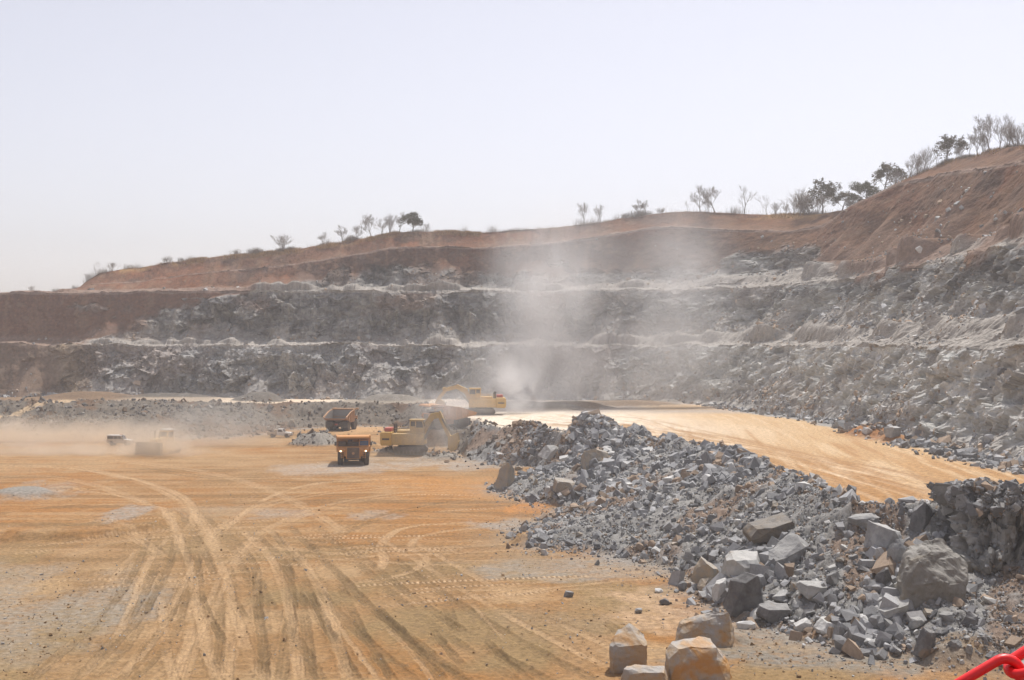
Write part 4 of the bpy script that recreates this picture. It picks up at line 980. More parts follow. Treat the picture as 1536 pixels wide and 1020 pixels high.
# ================================================================== dry-season trees on the hill's edge
BARK = M_paint("grey_bark", (.25, .225, .20), .25, (.24, .21, .18), .95, scale=3)
TWIG = M_paint("pale_twigs", (.33, .305, .28), .3, (.25, .22, .19), .95, scale=2)
LEAFG = M_paint("dusty_green_leaves", (.115, .125, .075), .4, (.17, .15, .10), .9, scale=2)
LEAFO = M_paint("olive_leaves", (.165, .155, .10), .4, (.19, .16, .11), .9, scale=2)
LEAFB = M_paint("dry_brown_leaves", (.20, .15, .10), .3, (.26, .2, .14), .9, scale=2)
def tree_mesh(kind, seed):
    """trunk with limbs, and a crown of twigs (with leaf clumps where there are leaves); about 1 unit tall"""
    rd = random.Random(seed); tk = MB(); cr = MB(); tips = []
    def seg(p, d, L, r, lev, maxlev, wild, up):
        n = 4; pts = [p.copy()]; q = p.copy(); dd = d.copy()
        for i in range(n):
            dd = (dd + Vector((rd.gauss(0, wild), rd.gauss(0, wild), rd.gauss(0, wild * .6) + up))).normalized()
            q = q + dd * (L / n); pts.append(q.copy())
        rs = [r * (1 - .5 * i / n) for i in range(n + 1)]
        (tk if lev <= 1 else cr).tube(pts, rs, 6 if lev == 0 else (4 if lev == 1 else 3), False)
        if lev >= maxlev:
            tips.append((q, dd)); return
        nb = {0: rd.choice([5, 6, 7]), 1: rd.choice([5, 6]), 2: rd.choice([4, 5]), 3: 4}[lev]
        if kind in ('vase', 'bush') : nb = max(3, nb - 1)
        for b in range(nb):
            f = rd.uniform(.45, 1.0) if b else 1.0
            if lev == 0: f = rd.uniform(.28, 1.0) if b else 1.0
            i = min(int(f * n), n - 1); w = f * n - i; st = pts[i].lerp(pts[i + 1], w)
            az = rd.uniform(0, 6.28) if lev else 6.28 * b / nb + rd.uniform(-.4, .4)
            sp = {'bare': .72, 'leafy': .95, 'vase': .45, 'bush': .45, 'slim': .5}[kind] * rd.uniform(.6, 1.25) * (.45 if b == 0 else 1)
            ax = dd.orthogonal().normalized(); ax.rotate(Matrix.Rotation(az, 3, dd))
            nd = dd.copy(); nd.rotate(Matrix.Rotation(sp, 3, ax))
            seg(st, nd, L * rd.uniform(.55, .82) * (.85 if lev else 1.0), max(rs[-1] * rd.uniform(.55, .75), .0034), lev + 1, maxlev, wild * 1.15, up)
    if kind in ('bare', 'leafy'):
        seg(Vector((0, 0, -.04)), Vector((rd.gauss(0, .1), rd.gauss(0, .1), 1)).normalized(), .50 if kind == 'bare' else .40, .022, 0, 4, .09, .13 if kind == 'bare' else .08)
    elif kind == 'slim':
        seg(Vector((0, 0, -.04)), Vector((rd.gauss(0, .06), rd.gauss(0, .06), 1)).normalized(), .62, .018, 0, 3, .05, .06)
    elif kind == 'vase':
        for i in range(rd.choice([5, 6, 7])):
            a = rd.uniform(0, 6.28); t = rd.uniform(.08, .38)
            seg(Vector((.02 * math.cos(a), .02 * math.sin(a), -.04)), Vector((math.cos(a) * t, math.sin(a) * t, 1)).normalized(), .44, .011, 0, 3, .09, .06)
    else:
        for i in range(26):
            a = rd.uniform(0, 6.28); t = rd.uniform(.05, .5); rr = rd.uniform(0, .28)
            seg(Vector((rr * math.cos(a), rr * math.sin(a), -.04)), Vector((math.cos(a) * t, math.sin(a) * t, 1)).normalized(), rd.uniform(.26, .46), .006, 0, 2, .10, .05)
    leaf = MB()
    if kind in ('leafy', 'bush', 'slim'):
        nl = {'leafy': 7, 'bush': 4, 'slim': 3}[kind]; ls = {'leafy': .026, 'bush': .013, 'slim': .014}[kind]
        keep = {'leafy': .75, 'bush': .7, 'slim': .5}[kind]
        for (q, dd) in tips:
            if rd.random() > keep: continue
            for j in range(nl):
                c = q + Vector((rd.gauss(0, .022), rd.gauss(0, .022), rd.gauss(0, .018)))
                a = Vector((rd.gauss(0, 1), rd.gauss(0, 1), rd.gauss(0, .6))).normalized() * ls * rd.uniform(.6, 1.2); b = a.orthogonal().normalized() * ls * rd.uniform(.3, .6)
                leaf.add([c - a, c - b * .8, c + a, c + b], [(0, 1, 2, 3)])
    z = max(v[2] for v in cr.v); k = 1.0 / z
    for m in (tk, cr, leaf): m.v = [(x * k, y * k, zz * k) for x, y, zz in m.v]
    return tk, cr, leaf
TP = {}
def make_tree(kind, seed, name, leafmat=None):
    tk, cr, lf = tree_mesh(kind, seed)
    root = empty(name)
    tk.build("trunk", BARK, root)
    c = cr.build("crown", TWIG, root)
    if lf.v: lf.build("leaves", leafmat or LEAFG, c)
    return root
USED = set()
def put_tree(key, u, hpx, label, wide=1.0, back=1.5):
    kind, seed, name, lm = TREEK[key]
    if key not in TP: TP[key] = make_tree(kind, seed, name, lm)
    root = TP[key]
    if key in USED: root = copy_tree(root)
    USED.add(key)
    p = crest_point(u, back); h = hpx / F * p.y * (1.22 if u < 1440 else 1.02)
    root.location = p + Vector((0, 0, -.15)); root.rotation_euler = (0, 0, random.uniform(0, 6.28)); root.scale = (h * wide, h * wide, h)
    tag(root, label, "bush" if "bush" in name else "tree", "dry trees and bushes along the hill's edge")
TREEK = {'bareA': ('bare', 3, "bare_tree", None), 'bareB': ('bare', 8, "bare_tree", None), 'bareC': ('bare', 15, "bare_tree", None), 'bareD': ('bare', 27, "bare_tree", None),
         'vaseA': ('vase', 4, "bare_shrub_tree", None), 'vaseB': ('vase', 9, "bare_shrub_tree", None), 'vaseC': ('vase', 23, "bare_shrub_tree", None),
         'leafA': ('leafy', 5, "leafy_tree", LEAFG), 'leafB': ('leafy', 12, "leafy_tree", LEAFO), 'leafC': ('leafy', 19, "leafy_tree", LEAFG),
         'bushA': ('bush', 6, "dry_bush", LEAFB), 'bushB': ('bush', 14, "dry_bush", LEAFB), 'bushG': ('bush', 17, "green_bush", LEAFO), 'slimA': ('slim', 7, "slim_tree", LEAFB), 'slimB': ('slim', 16, "slim_tree", LEAFO)}
for row in [
    ('vaseA', 47, 11, "tiny bare shrub on the flat rim where the terrace meets the sky", 1.3), ('bushG', 84, 8, "low dark bush on the flat rim just short of the red bank", 1.4),
    ('bushG', 113, 9, "small dark bush at the foot of the red bank's end", 1.2), ('slimA', 143, 19, "thin bare sapling on the end of the red bank", .9), ('vaseA', 130, 12, "twiggy shrub beside the thin sapling on the red bank's end", 1.3),
    ('vaseB', 168, 13, "pale wispy shrub just past the thin sapling on the red bank", 1.3), ('bushG', 250, 11, "small green bush on the first brow of the red bank", 1.2), ('bushG', 272, 7, "lowest green bush in the dry grass of the red bank", 1.3),
    ('bushA', 352, 9, "small brown bush in the grass before the wide bare shrub", 1.4), ('bushA', 378, 9, "small brown bush beside the wide bare shrub", 1.4),
    ('vaseC', 424, 23, "wide bare shrub, first of the shrubs above the grassy slope", 1.5), ('bareB', 484, 18, "bare little tree between the wide shrub and the grassy rise", 1.3), ('bareC', 513, 23, "round bare tree low on the grassy rise", 1.2),
    ('vaseB', 536, 20, "bare multi-stemmed shrub beside the umbrella tree", 1.0), ('bareA', 558, 30, "bare umbrella-crowned tree, clearest of the clump on the grassy rise", 1.15), ('bareD', 572, 24, "bare tree half behind the umbrella-crowned one", 1.1),
    ('vaseC', 585, 27, "upright bare shrub in the middle of the hilltop clump", .8), ('bareB', 598, 27, "bare spreading tree next to the leafy one", 1.0), ('leafA', 619, 25, "leafy dark green tree ending the hilltop clump", 1.3), ('vaseA', 640, 12, "short bare shrub past the leafy tree of the clump", 1.2),
    ('bareA', 877, 28, "lone bare tree with a round crown over the dusty wall", .9), ('vaseA', 900, 25, "lone vase-shaped bare shrub beside the round-crowned tree", .9), ('bushA', 938, 8, "low brown bush on the bare ridge past the vase-shaped shrub", 1.4),
    ('bareC', 958, 23, "wide flat-topped bare tree alone on the ridge", 1.2), ('bareB', 970, 20, "smaller bare tree touching the flat-topped one", 1.2), ('bushA', 990, 9, "low dry bush just past the flat-topped tree", 1.3), ('slimB', 1030, 15, "short slim tree before the pair of tall bare trees", 1.1),
    ('bareD', 1050, 34, "first of the pair of tall bare trees on the ridge top", 1.0), ('bareA', 1073, 33, "second of the pair of tall bare trees, with the wider crown", 1.2), ('vaseB', 1062, 20, "thin shrub between the two tall bare trees", .8),
    ('slimB', 1117, 37, "tall vase of thin trunks with tufted tops, apart on the ridge", 1.5), ('slimA', 1148, 26, "sparse slim tree in the dry scrub after the tufted trunks", 1.2), ('vaseC', 1163, 17, "wispy low shrub between the slim tree and the brown thicket", 1.1), ('vaseA', 1180, 14, "thin little shrub at the near side of the brown thicket", 1.2),
    ('bushA', 1198, 27, "brown thicket edge, lower and left of the big brown bush", 1.2), ('bushB', 1215, 36, "big brown bush, widest of the ridge thicket", 1.2), ('leafB', 1234, 44, "tall tree with tufted olive top rising from the brown thicket", .9),
    ('leafB', 1262, 24, "low olive-green tree between the thicket and the dark green one", 1.7), ('leafC', 1296, 31, "dense dark green tree at the foot of the hill's shoulder", 1.1), ('bushG', 1278, 17, "green bush between the two green trees", 1.4),
    ('leafB', 1326, 38, "greyish leafy tree standing where the hill steepens", 1.1), ('vaseB', 1344, 24, "bare shrub just uphill of the greyish leafy tree", 1.0), ('bareB', 1362, 34, "bare leaning tree on the hill's rising edge", 1.0), ('vaseC', 1376, 32, "bare many-stemmed shrub midway up the hill's edge", 1.0),
    ('vaseA', 1390, 36, "tallest bare shrub midway up the hill's edge", 1.0), ('slimA', 1405, 26, "slim leafless tree next to the olive one uphill", 1.0), ('leafB', 1420, 36, "olive tree with loose crown high on the hill's edge", 1.1), ('vaseB', 1437, 20, "small bare shrub past the loose-crowned olive tree", 1.0),
    ('slimB', 1454, 36, "narrow tufted tree at the near side of the hilltop grove", 1.3), ('bareC', 1466, 48, "bare tree in the hilltop grove beside the tallest one", .9), ('bareA', 1484, 58, "tallest bare tree of the hilltop grove, with the broad crown", 1.05), ('bareD', 1500, 54, "second tallest bare tree of the hilltop grove", .85),
    ('vaseC', 1476, 34, "upright shrub under the tallest tree of the grove", .8), ('vaseA', 1512, 36, "bare shrub between the grove and the big brown hilltop bush", .9), ('bushB', 1530, 42, "big brown hilltop bush cut by the picture's edge", 1.1)]:
    put_tree(*row)

# dry grass along the brow
def grass():
    rg = np.random.default_rng(12); V = []; Fc = []; C = []
    r = CREST_ROW
    ok = np.nonzero((ucol > 150) & (ucol < 1560) & (cpos[:, 1] > 150))[0]
    uu = ucol[ok]
    wgt = np.where((uu > 200) & (uu < 720), 1.0, np.where((uu > 1120) & (uu < 1320), .8, np.where(uu > 1320, .25, .12))) * np.clip(.4 + 1.8 * fbm(s_arr[ok] / 5, s_arr[ok] * 0, 701, 3), .02, 1)
    pick = rg.choice(ok, 16000, p=wgt / wgt.sum())
    rowk = rg.choice([r - 10, r - 6, r - 3, r - 1, r, r + 1, r + 2, r + 3], 16000)
    P0 = np.stack([XY[rowk, pick, 0], XY[rowk, pick, 1], (WZ + dz)[rowk, pick]], -1)
    P0[:, :2] += rg.normal(0, .35, (16000, 2)); P0[:, 2] -= .15
    h = rg.uniform(.35, .95, 16000); a = rg.uniform(0, 6.28, 16000); w = rg.uniform(.03, .09, 16000)
    d = np.stack([np.cos(a), np.sin(a), 0 * a], -1) * w[:, None]
    tip = P0 + np.stack([rg.normal(0, .22, 16000), rg.normal(0, .22, 16000), h], -1)
    V = np.stack([P0 - d, P0 + d, tip], 1).reshape(-1, 3)
    Fq = np.arange(48000).reshape(-1, 3)
    col = np.repeat(np.array([[.42, .27, .12]]) * rg.uniform(.6, 1.25, (16000, 1)), 3, 0)
    o = np_obj("grass", V, Fq, col, False, M_attr("dry_grass", scale=1, amt=.2, bump=0))
    tag(o, "dry orange grass fringing the brow of the hill", "grass", kind="stuff")
grass()

def scrub():
    rg = np.random.default_rng(22); r = CREST_ROW; n = 20000
    ok = np.nonzero((ucol > 120) & (ucol < 1560) & (cpos[:, 1] > 150))[0]; uu = ucol[ok]
    w = np.where((uu > 380) & (uu < 650), .8, np.where((uu > 930) & (uu < 1300), 1.0, np.where(uu > 1300, 1.1, .12))) * np.clip(-.1 + 2.2 * fbm(s_arr[ok] / 3.5, s_arr[ok] * 0, 711, 3), .01, 1)
    pick = rg.choice(ok, n, p=w / w.sum()); rowk = rg.choice([r, r + 1, r + 2, r + 3], n)
    P0 = np.stack([XY[rowk, pick, 0], XY[rowk, pick, 1], (WZ + dz)[rowk, pick]], -1); P0[:, :2] += rg.normal(0, .5, (n, 2)); P0[:, 2] -= .2
    h = rg.uniform(.8, 2.6, n) * np.clip(.5 + fbm(s_arr[pick] / 2.5, s_arr[pick] * 0, 712, 2), .4, 1.2); a = rg.uniform(0, 6.28, n); wd = rg.uniform(.012, .03, n)
    d = np.stack([np.cos(a), np.sin(a), 0 * a], -1) * wd[:, None]; tip = P0 + np.stack([rg.normal(0, .35, n), rg.normal(0, .35, n), h], -1)
    V = np.stack([P0 - d, P0 + d, tip + d * .4, tip - d * .4], 1).reshape(-1, 3)
    col = np.repeat(np.array([[.24, .20, .15]]) * rg.uniform(.6, 1.3, (n, 1)), 4, 0)
    o = np_obj("undergrowth", V, np.arange(4 * n).reshape(-1, 4), col, False, M_attr("dry_scrub", scale=1, amt=.2, bump=0))
    tag(o, "leafless grey-brown scrub between the trees on the hill's edge", "scrub", kind="stuff")
scrub()
# ================================================================== machines
ORNG = M_paint("truck_orange", (.56, .23, .03), .25); ORNG_D = M_paint("dusty_orange_steel", (.44, .20, .07), .5); YEL = M_paint("loader_yellow", (.66, .40, .075), .32); YEL_D = M_paint("dusty_yellow", (.60, .41, .13), .45)
TYRE = M_paint("tyre_rubber", (.020, .019, .018), .22, rough=.9); RIM = M_paint("rim_steel", (.36, .24, .10), .45); DARK = M_paint("dark_steel", (.035, .032, .030), .25, rough=.7); STEEL = M_paint("worn_steel", (.20, .19, .18), .35, (.3, .26, .22), .55, scale=.8)
GLASS = M_paint("cab_glass", (.02, .028, .04), .10, rough=.12); BLUEG = M_paint("blue_tinted_glass", (.035, .075, .16), .10, rough=.12); WHITE = M_paint("white_car_paint", (.72, .71, .69), .22, rough=.4); BEIGE = M_paint("dusty_beige_paint", (.58, .50, .40), .4, rough=.5)
GRILLE = M_paint("brown_grille", (.085, .055, .045), .3, rough=.8); LAMP = M_paint("lit_lamp", (.9, .85, .7), .0, emit=((1.0, .83, .55), 2.5)); RED = M_paint("red_paint", (.42, .045, .03), .2); TRACKM = M_paint("track_steel", (.06, .055, .05), .5, (.25, .21, .17), .8); AMBER = M_paint("amber_beacon", (.6, .18, .03), .1, rough=.3)
BLACKM = M_paint("black_plastic", (.02, .02, .02), .15, rough=.6)

def wheel(root, c, r, w, name="wheel", twist=0.0):
    """c: centre, axis across (x)"""
    e = MB(); n = 28
    e.lathe([(-w / 2, r * .62), (-w / 2, r * .90), (-w * .40, r * .98), (-w * .15, r), (w * .15, r), (w * .40, r * .98), (w / 2, r * .90), (w / 2, r * .62)], (0, 0, 0), 'x', n)
    for k in range(n):      # tread lugs
        a = 2 * math.pi * k / n; d = Vector((0, math.cos(a), math.sin(a)))
        for s in (-1, 1):
            q = Vector((s * w * .25, 0, 0)) + d * (r * 1.0)
            e.box(q - Vector((w * .19, .05 * r, .05 * r)), q + Vector((w * .19, .05 * r, .05 * r)), Matrix.Rotation(a, 3, 'X'))
    t = e.build(name, TYRE, root, True); t.location = c; t.rotation_euler = (0, 0, twist)
    for p in t.data.polygons: p.use_smooth = False
    m = MB()
    m.lathe([(-w * .46, r * .60), (-w * .36, r * .60), (-w * .28, r * .34), (-w * .40, r * .30), (-w * .42, r * .12), (w * .42, r * .12), (w * .40, r * .30), (w * .28, r * .34), (w * .36, r * .60), (w * .46, r * .60)], (0, 0, 0), 'x', 20)
    m.build("rim", RIM, t)
    return t

def haul_truck(label, loc, rz, lit=False, paint=ORNG, inside=STEEL):
    """front faces -y. about 10.4 m long, 5.8 m wide, 5 m high"""
    root = empty("haul_truck", loc, rz); tag(root, label, "dump truck", "rigid haul trucks in the pit")
    m = MB()
    m.box((-.95, -3.9, 1.15), (-.45, 4.3, 1.75)); m.box((.45, -3.9, 1.15), (.95, 4.3, 1.75)); m.box((-.9, 1.9, 1.0), (.9, 3.3, 1.5)); m.tube([(-2.0, 2.6, 1.25), (2.0, 2.6, 1.25)], .48, 12); m.tube([(-1.9, -2.7, 1.2), (1.9, -2.7, 1.2)], .22, 8)
    m.box((-1.0, -4.55, .92), (1.0, -4.2, 1.12))
    m.build("frame", DARK, root, bevel=.03)
    m = MB(); m.box((-1.22, -4.5, 1.12), (1.22, -2.4, 3.12)); m.box((-1.5, -4.3, 1.5), (-1.22, -3.2, 2.35)); m.box((1.22, -4.3, 1.5), (1.5, -3.2, 2.35))
    hood = m.build("hood", paint, root, bevel=.06)
    m = MB(); m.box((-1.02, -4.58, 1.2), (1.02, -4.5, 3.02))
    for i in range(9): m.box((-.98, -4.62, 1.28 + i * .19), (.98, -4.58, 1.36 + i * .19))
    g = m.build("grille", GRILLE, hood)
    m = MB(); m.lathe([(-4.66, .02), (-4.66, .2), (-4.62, .23), (-4.6, .23)], (0, 0, 2.05), 'y', 16); b = m.build("badge", ORNG_D, g); b.scale = (1, 1, 1.0)
    for s in (-1, 1):       # fenders over the front wheels, each with its lamp
        m = MB(); m.prism([(-4.35, 2.28), (-4.45, 2.62), (-4.25, 3.05), (-1.5, 3.05), (-1.35, 2.75), (-1.7, 2.60), (-3.8, 2.60), (-3.95, 2.28)], 'x', s * 1.24, s * 2.62)
        m.build("fender", paint, root, bevel=.03)
        m = MB(); m.lathe([(-4.50, .02), (-4.50, .13), (-4.40, .16), (-4.30, .16)], (s * 2.08, 0, 2.42), 'y', 14)
        m.build("headlight", LAMP if lit else GLASS, root)
    # deck with rails
    m = MB(); m.box((-2.75, -4.2, 3.06), (2.75, -1.3, 3.16)); m.build("deck", paint, root)
    m = MB()
    for x in (-2.7, -1.6, -.5, .6): m.tube([(x, -4.15, 3.16), (x, -4.15, 3.95)], .03, 6)
    for zz in (3.55, 3.95): m.tube([(-2.7, -1.5, zz), (-2.7, -4.15, zz), (.62, -4.15, zz)], .03, 6)
    m.build("handrail", DARK, root)
    # cab on the driver's side
    m = MB(); m.prism([(-3.95, 3.16), (-3.95, 3.30), (-3.70, 4.22), (-1.75, 4.22), (-1.6, 3.16)], 'x', .95, 2.62); cab = m.build("cab", paint, root, bevel=.05)
    m = MB(); m.prism([(-4.0, 3.34), (-3.78, 4.10), (-3.72, 4.10), (-3.90, 3.34)], 'x', 1.08, 2.5); m.build("windscreen", BLUEG, cab)
    m = MB(); m.prism([(-3.6, 3.42), (-3.45, 4.08), (-2.0, 4.08), (-1.9, 3.42)], 'x', 2.61, 2.65); m.build("side_window", GLASS, cab)
    m = MB(); m.box((-2.5, -3.3, 3.16), (-1.2, -1.7, 3.85)); m.lathe([(3.16, .34), (3.95, .34), (4.0, .40), (4.1, .40)], (-.55, -2.3, 0), 'z', 14); m.box((-1.18, -2.9, 3.16), (.9, -1.75, 3.72)); m.build("engine_and_shade_box", DARK, root, bevel=.04)  # second box is added, dark where the space under the canopy is shaded
    # mirrors and ladders
    for s in (-1, 1):
        m = MB(); m.tube([(s * 2.72, -4.0, 3.16), (s * 2.95, -4.2, 3.3), (s * 2.95, -4.2, 3.9)], .035, 6); m.box((s * 2.95 - .16, -4.26, 3.35), (s * 2.95 + .16, -4.19, 3.95)); m.build("mirror", BLACKM, root)
        m = MB(); m.tube([(s * 1.6, -4.55, 1.2), (s * 1.75, -4.4, 3.1)], .035, 6); m.tube([(s * 1.98, -4.55, 1.2), (s * 2.1, -4.4, 3.1)], .035, 6)
        for i in range(6): m.box((s * 1.79 - .22, -4.55 + i * .025, 1.35 + i * .3), (s * 1.79 + .26, -4.5 + i * .025, 1.4 + i * .3))
        m.build("ladder", paint, root)
    # fuel tank
    m = MB(); m.tube([(1.1, -.9, 1.45), (1.1, .9, 1.45)], .55, 16); m.build("fuel_tank", paint, root)
    # dump body: floor rising to an open tail, ribbed sides, headboard and canopy
    th = .14
    m = MB()
    side = [(-1.45, 2.15), (1.0, 2.0), (5.35, 2.95), (5.45, 3.15), (1.6, 4.30), (-1.1, 4.62), (-1.7, 4.62)]
    for s in (-1, 1): m.prism(side, 'x', s * 2.72, s * (2.72 - th))
    m.prism([(-1.45, 2.15), (1.0, 2.0), (5.35, 2.95), (5.35, 2.80), (1.0, 1.84), (-1.5, 2.0)], 'x', -2.72, 2.72)
    m.prism([(-1.45, 2.0), (-1.75, 4.60), (-1.61, 4.60), (-1.31, 2.0)], 'x', -2.58, 2.58)
    for s in (-1, 1):
        for (y, a, b) in [(-.7, 2.05, 4.5), (.7, 1.95, 4.42), (2.1, 2.15, 4.1), (3.5, 2.45, 3.65)]: m.prism([(y - .12, a), (y + .12, a), (y + .12, b), (y - .12, b)], 'x', s * 2.72, s * 2.86)
        m.prism([(-1.7, 4.62), (-1.1, 4.62), (1.6, 4.30), (5.45, 3.15), (5.45, 3.27), (1.6, 4.44), (-1.1, 4.76), (-1.7, 4.76)], 'x', s * 2.62, s * 2.88)
    for x in (-1.9, -.65, .65, 1.9): m.prism([(-1.5, 2.0), (-1.8, 4.6), (-1.98, 4.6), (-1.66, 2.0)], 'x', x - .12, x + .12)
    body = m.build("dump_body", paint, root)
    m = MB(); m.prism([(-1.28, 2.2), (1.0, 2.04), (5.3, 2.97), (5.3, 2.99), (1.0, 2.07), (-1.28, 2.23)], 'x', -2.56, 2.56)
    for s in (-1, 1): m.prism([(-1.3, 2.2), (1.0, 2.05), (5.2, 2.98), (1.6, 4.26), (-1.1, 4.58), (-1.55, 4.58)], 'x', s * 2.565, s * 2.55)
    m.prism([(-1.305, 2.2), (-1.60, 4.58), (-1.585, 4.58), (-1.29, 2.2)], 'x', -2.54, 2.54)
    m.build("body_lining", inside, body)
    m = MB(); m.prism([(-4.75, 4.62), (-4.80, 4.88), (-1.5, 4.95), (-1.5, 4.70), (-1.75, 4.55)], 'x', -2.72, 2.72); m.box((-2.80, -4.9, 4.56), (2.80, -4.72, 4.80)); m.box((-2.84, -4.6, 4.86), (-2.64, -1.5, 5.02)); m.box((2.64, -4.6, 4.86), (2.84, -1.5, 5.02))
    m.build("canopy", paint, body, bevel=.03)
    for s in (-1, 1): wheel(root, (s * 2.16, -2.7, 1.26), 1.26, .88, twist=.0)
    for x in (-2.22, -1.32, 1.32, 2.22): wheel(root, (x, 2.6, 1.26), 1.26, .80)
    m = MB(); m.box((-.35, 4.32, 1.35), (.35, 4.42, 1.7)); m.build("tail_lamp", RED, root)
    for s in (-1, 1):
        m = MB(); m.prism([(3.95, .75), (4.05, .75), (4.05, 2.15), (3.95, 2.15)], 'x', s * .95, s * 2.7); m.build("mud_flap", BLACKM, root)
    return root

def box_bevel(a, b, name, mat, root, bev=.06): return MB().box(a, b).build(name, mat, root, bevel=bev)
def excavator(label, loc, rz, paint, pose, dusty):
    """tracks along x, digging end at +x"""
    root = empty("excavator", loc, rz); tag(root, label, "excavator", "big excavators loading in the pit")
    for s in (-1, 1):
        outline = [(-2.5, .12), (-2.95, .5), (-2.95, .95), (-2.5, 1.32), (2.5, 1.32), (2.95, .95), (2.95, .5), (2.5, .12)]
        t = MB().prism(outline, 'y', s * 1.5, s * 2.35); 
        for i in range(20):
            x = -2.5 + i * .263
            t.box((x - .09, s * 1.92 - .46, .02), (x + .09, s * 1.92 + .46, .12)); t.box((x - .09, s * 1.92 - .46, 1.32), (x + .09, s * 1.92 + .46, 1.40))
        tr = t.build("track", TRACKM, root)
        m = MB()
        for i in range(7): m.lathe([(-.05, .05), (-.05, .22), (.05, .22), (.05, .05)], (-2.0 + i * .66, s * 2.37, .42), 'y', 12)
        for x in (-2.5, 2.5): m.lathe([(-.05, .1), (-.05, .42), (.05, .42), (.05, .1)], (x, s * 2.37, .72), 'y', 16)
        m.build("roller", DARK, tr)
    m = MB(); m.box((-1.7, -1.5, .62), (1.7, 1.5, 1.2)); m.lathe([(1.2, 1.25), (1.62, 1.25)], (0, 0, 0), 'z', 24); m.build("undercarriage", DARK, root)
    # the turning house
    m = MB(); m.box((-3.1, -2.35, 1.65), (2.7, 2.35, 3.5)); house = m.build("house", paint, root, bevel=.08)
    m = MB()
    for s in (-1, 1):
        for (x0, x1) in ((-2.7, -1.2), (-1.0, .5), (.7, 2.2)): m.box((x0, s * 2.36 - .03, 1.95), (x1, s * 2.36 + .03, 3.2))
    m.build("side_panel", dusty, house, bevel=.02)
    m = MB(); m.prism([(-2.35, 1.7), (-1.6, 1.7), (-1.6, 3.9), (-2.35, 3.9)], 'x', -1, -1.001) if False else None
    c = MB().prism([(-5.1, 1.55), (-5.25, 2.0), (-5.25, 3.55), (-4.9, 3.75), (-3.12, 3.75), (-3.12, 1.55)], 'y', -2.45, 2.45).build("counterweight", YEL, root, bevel=.10)
    for s in (-1, 1): MB().box((-4.85, s * 2.47 - .025, 2.45), (-3.55, s * 2.47 + .025, 2.75)).build("name_strip", DARK, c)
    m = MB(); m.box((-4.6, -1.5, 3.76), (-3.3, 1.6, 4.35)); m.build("radiator_box", RED, house, bevel=.05)
    for (x, y) in ((-3.05, .4), (-2.7, .9), (-2.8, -.3)): MB().tube([(x, y, 3.5), (x, y, 4.75), (x - .15, y, 4.95)], .14, 10).build("exhaust_stack", BLACKM, house)
    m = MB(); m.box((-2.4, -.8, 3.51), (.4, 1.9, 3.95)); m.box((.6, -2.2, 3.51), (2.5, -.9, 3.75)); m.build("engine_cover", dusty, house, bevel=.06)
    m = MB()
    for y in (-2.3, 2.3):
        for x in (-2.9, -1.6, -.3, 1.0, 2.4): m.tube([(x, y, 3.5), (x, y, 4.35)], .03, 5)
        for zz in (3.95, 4.35): m.tube([(-2.9, y, zz), (2.4, y, zz)], .03, 5)
    m.build("handrail", paint, house)
    # cab raised on its riser, on the near side
    cy = pose['cab_y']
    m = MB(); m.box((.2, cy - .85, 3.5), (2.5, cy + .85, 4.05)); m.prism([(.15, 4.05), (2.55, 4.05), (2.75, 4.7), (2.5, 5.7), (.15, 5.7)], 'y', cy - .9, cy + .9); m.box((.05, cy - 1.0, 5.7), (2.75, cy + 1.0, 5.82)); cab = m.build("cab", paint, house, bevel=.05)
    m = MB()
    for s in (-1, 1): m.prism([(1.35, 4.5), (2.55, 4.5), (2.6, 4.75), (2.42, 5.5), (1.35, 5.5)], 'y', cy + s * .90, cy + s * .93); m.box((.35, cy + s * .915 - .015, 4.7), (1.15, cy + s * .915 + .015, 5.5))
    m.prism([(2.70, 4.55), (2.77, 4.7), (2.55, 5.6), (2.50, 5.6), (2.70, 4.75)], 'y', cy - .75, cy + .75)
    m.build("cab_window", GLASS, cab)
    # working arm
    bo = MB().prism(pose['boom'], 'y', -.7, .7).build("boom", paint, root, bevel=.06)
    st = MB().prism(pose['stick'], 'y', -.55, .55).build("stick", paint, root, bevel=.05)
    m = MB()
    for (a, b) in pose['rams']:
        for s in (-1, 1):
            p = Vector((a[0], s * .75, a[1])); q = Vector((b[0], s * .75, b[1])); h = p.lerp(q, .55); m.tube([p, h], .16, 10); m.tube([h, q], .09, 8)
    m.build("hydraulic_ram", STEEL, root)
    k = MB(); bp = pose['bucket']
    for s in (-1, 1): k.prism(bp, 'y', s * 1.25, s * 1.15)
    n = len(bp)
    for i in range(n):
        if i in pose['open']: continue
        a = Vector((bp[i][0], 0, bp[i][1])); b = Vector((bp[(i + 1) % n][0], 0, bp[(i + 1) % n][1])); cen = sum((Vector((q[0], 0, q[1])) for q in bp), Vector()) / n
        nn = (b - a).cross(Vector((0, 1, 0))).normalized() * .1
        if nn.dot((a + b) / 2 - cen) > 0: nn = -nn
        k.prism([(a.x, a.z), (b.x, b.z), (b.x + nn.x, b.z + nn.z), (a.x + nn.x, a.z + nn.z)], 'y', -1.16, 1.16)
    bk = k.build("bucket", dusty, root)
    t = MB(); (tx, tz), (ux, uz) = pose['teeth']
    for i in range(6):
        y = -1.1 + i * .44
        t.prism([(tx, tz), (tx + ux - .06, tz + uz), (tx + ux + .06, tz + uz), (tx + .14, tz + .08)], 'y', y - .09, y + .09)
    t.build("teeth", DARK, bk)
    return root
def vset(u, v, z=None):
    p = hit(u, v) if z is None else Vector((*P(u, v, z), z))
    return p
R = math.radians
p = vset(527, 697.0); T1 = haul_truck("orange haul truck driving towards the viewer with both headlamps lit", (p.x, p.y + 3.0, gz(p.x, p.y + 3)), R(6.5), True)
p = vset(508, 646); T2 = haul_truck("empty haul truck seen from behind, driving off with its grey tray open", (p.x + .3, p.y + 3.0, gz(p.x, p.y + 3)), R(180 - 9), False, ORNG_D)
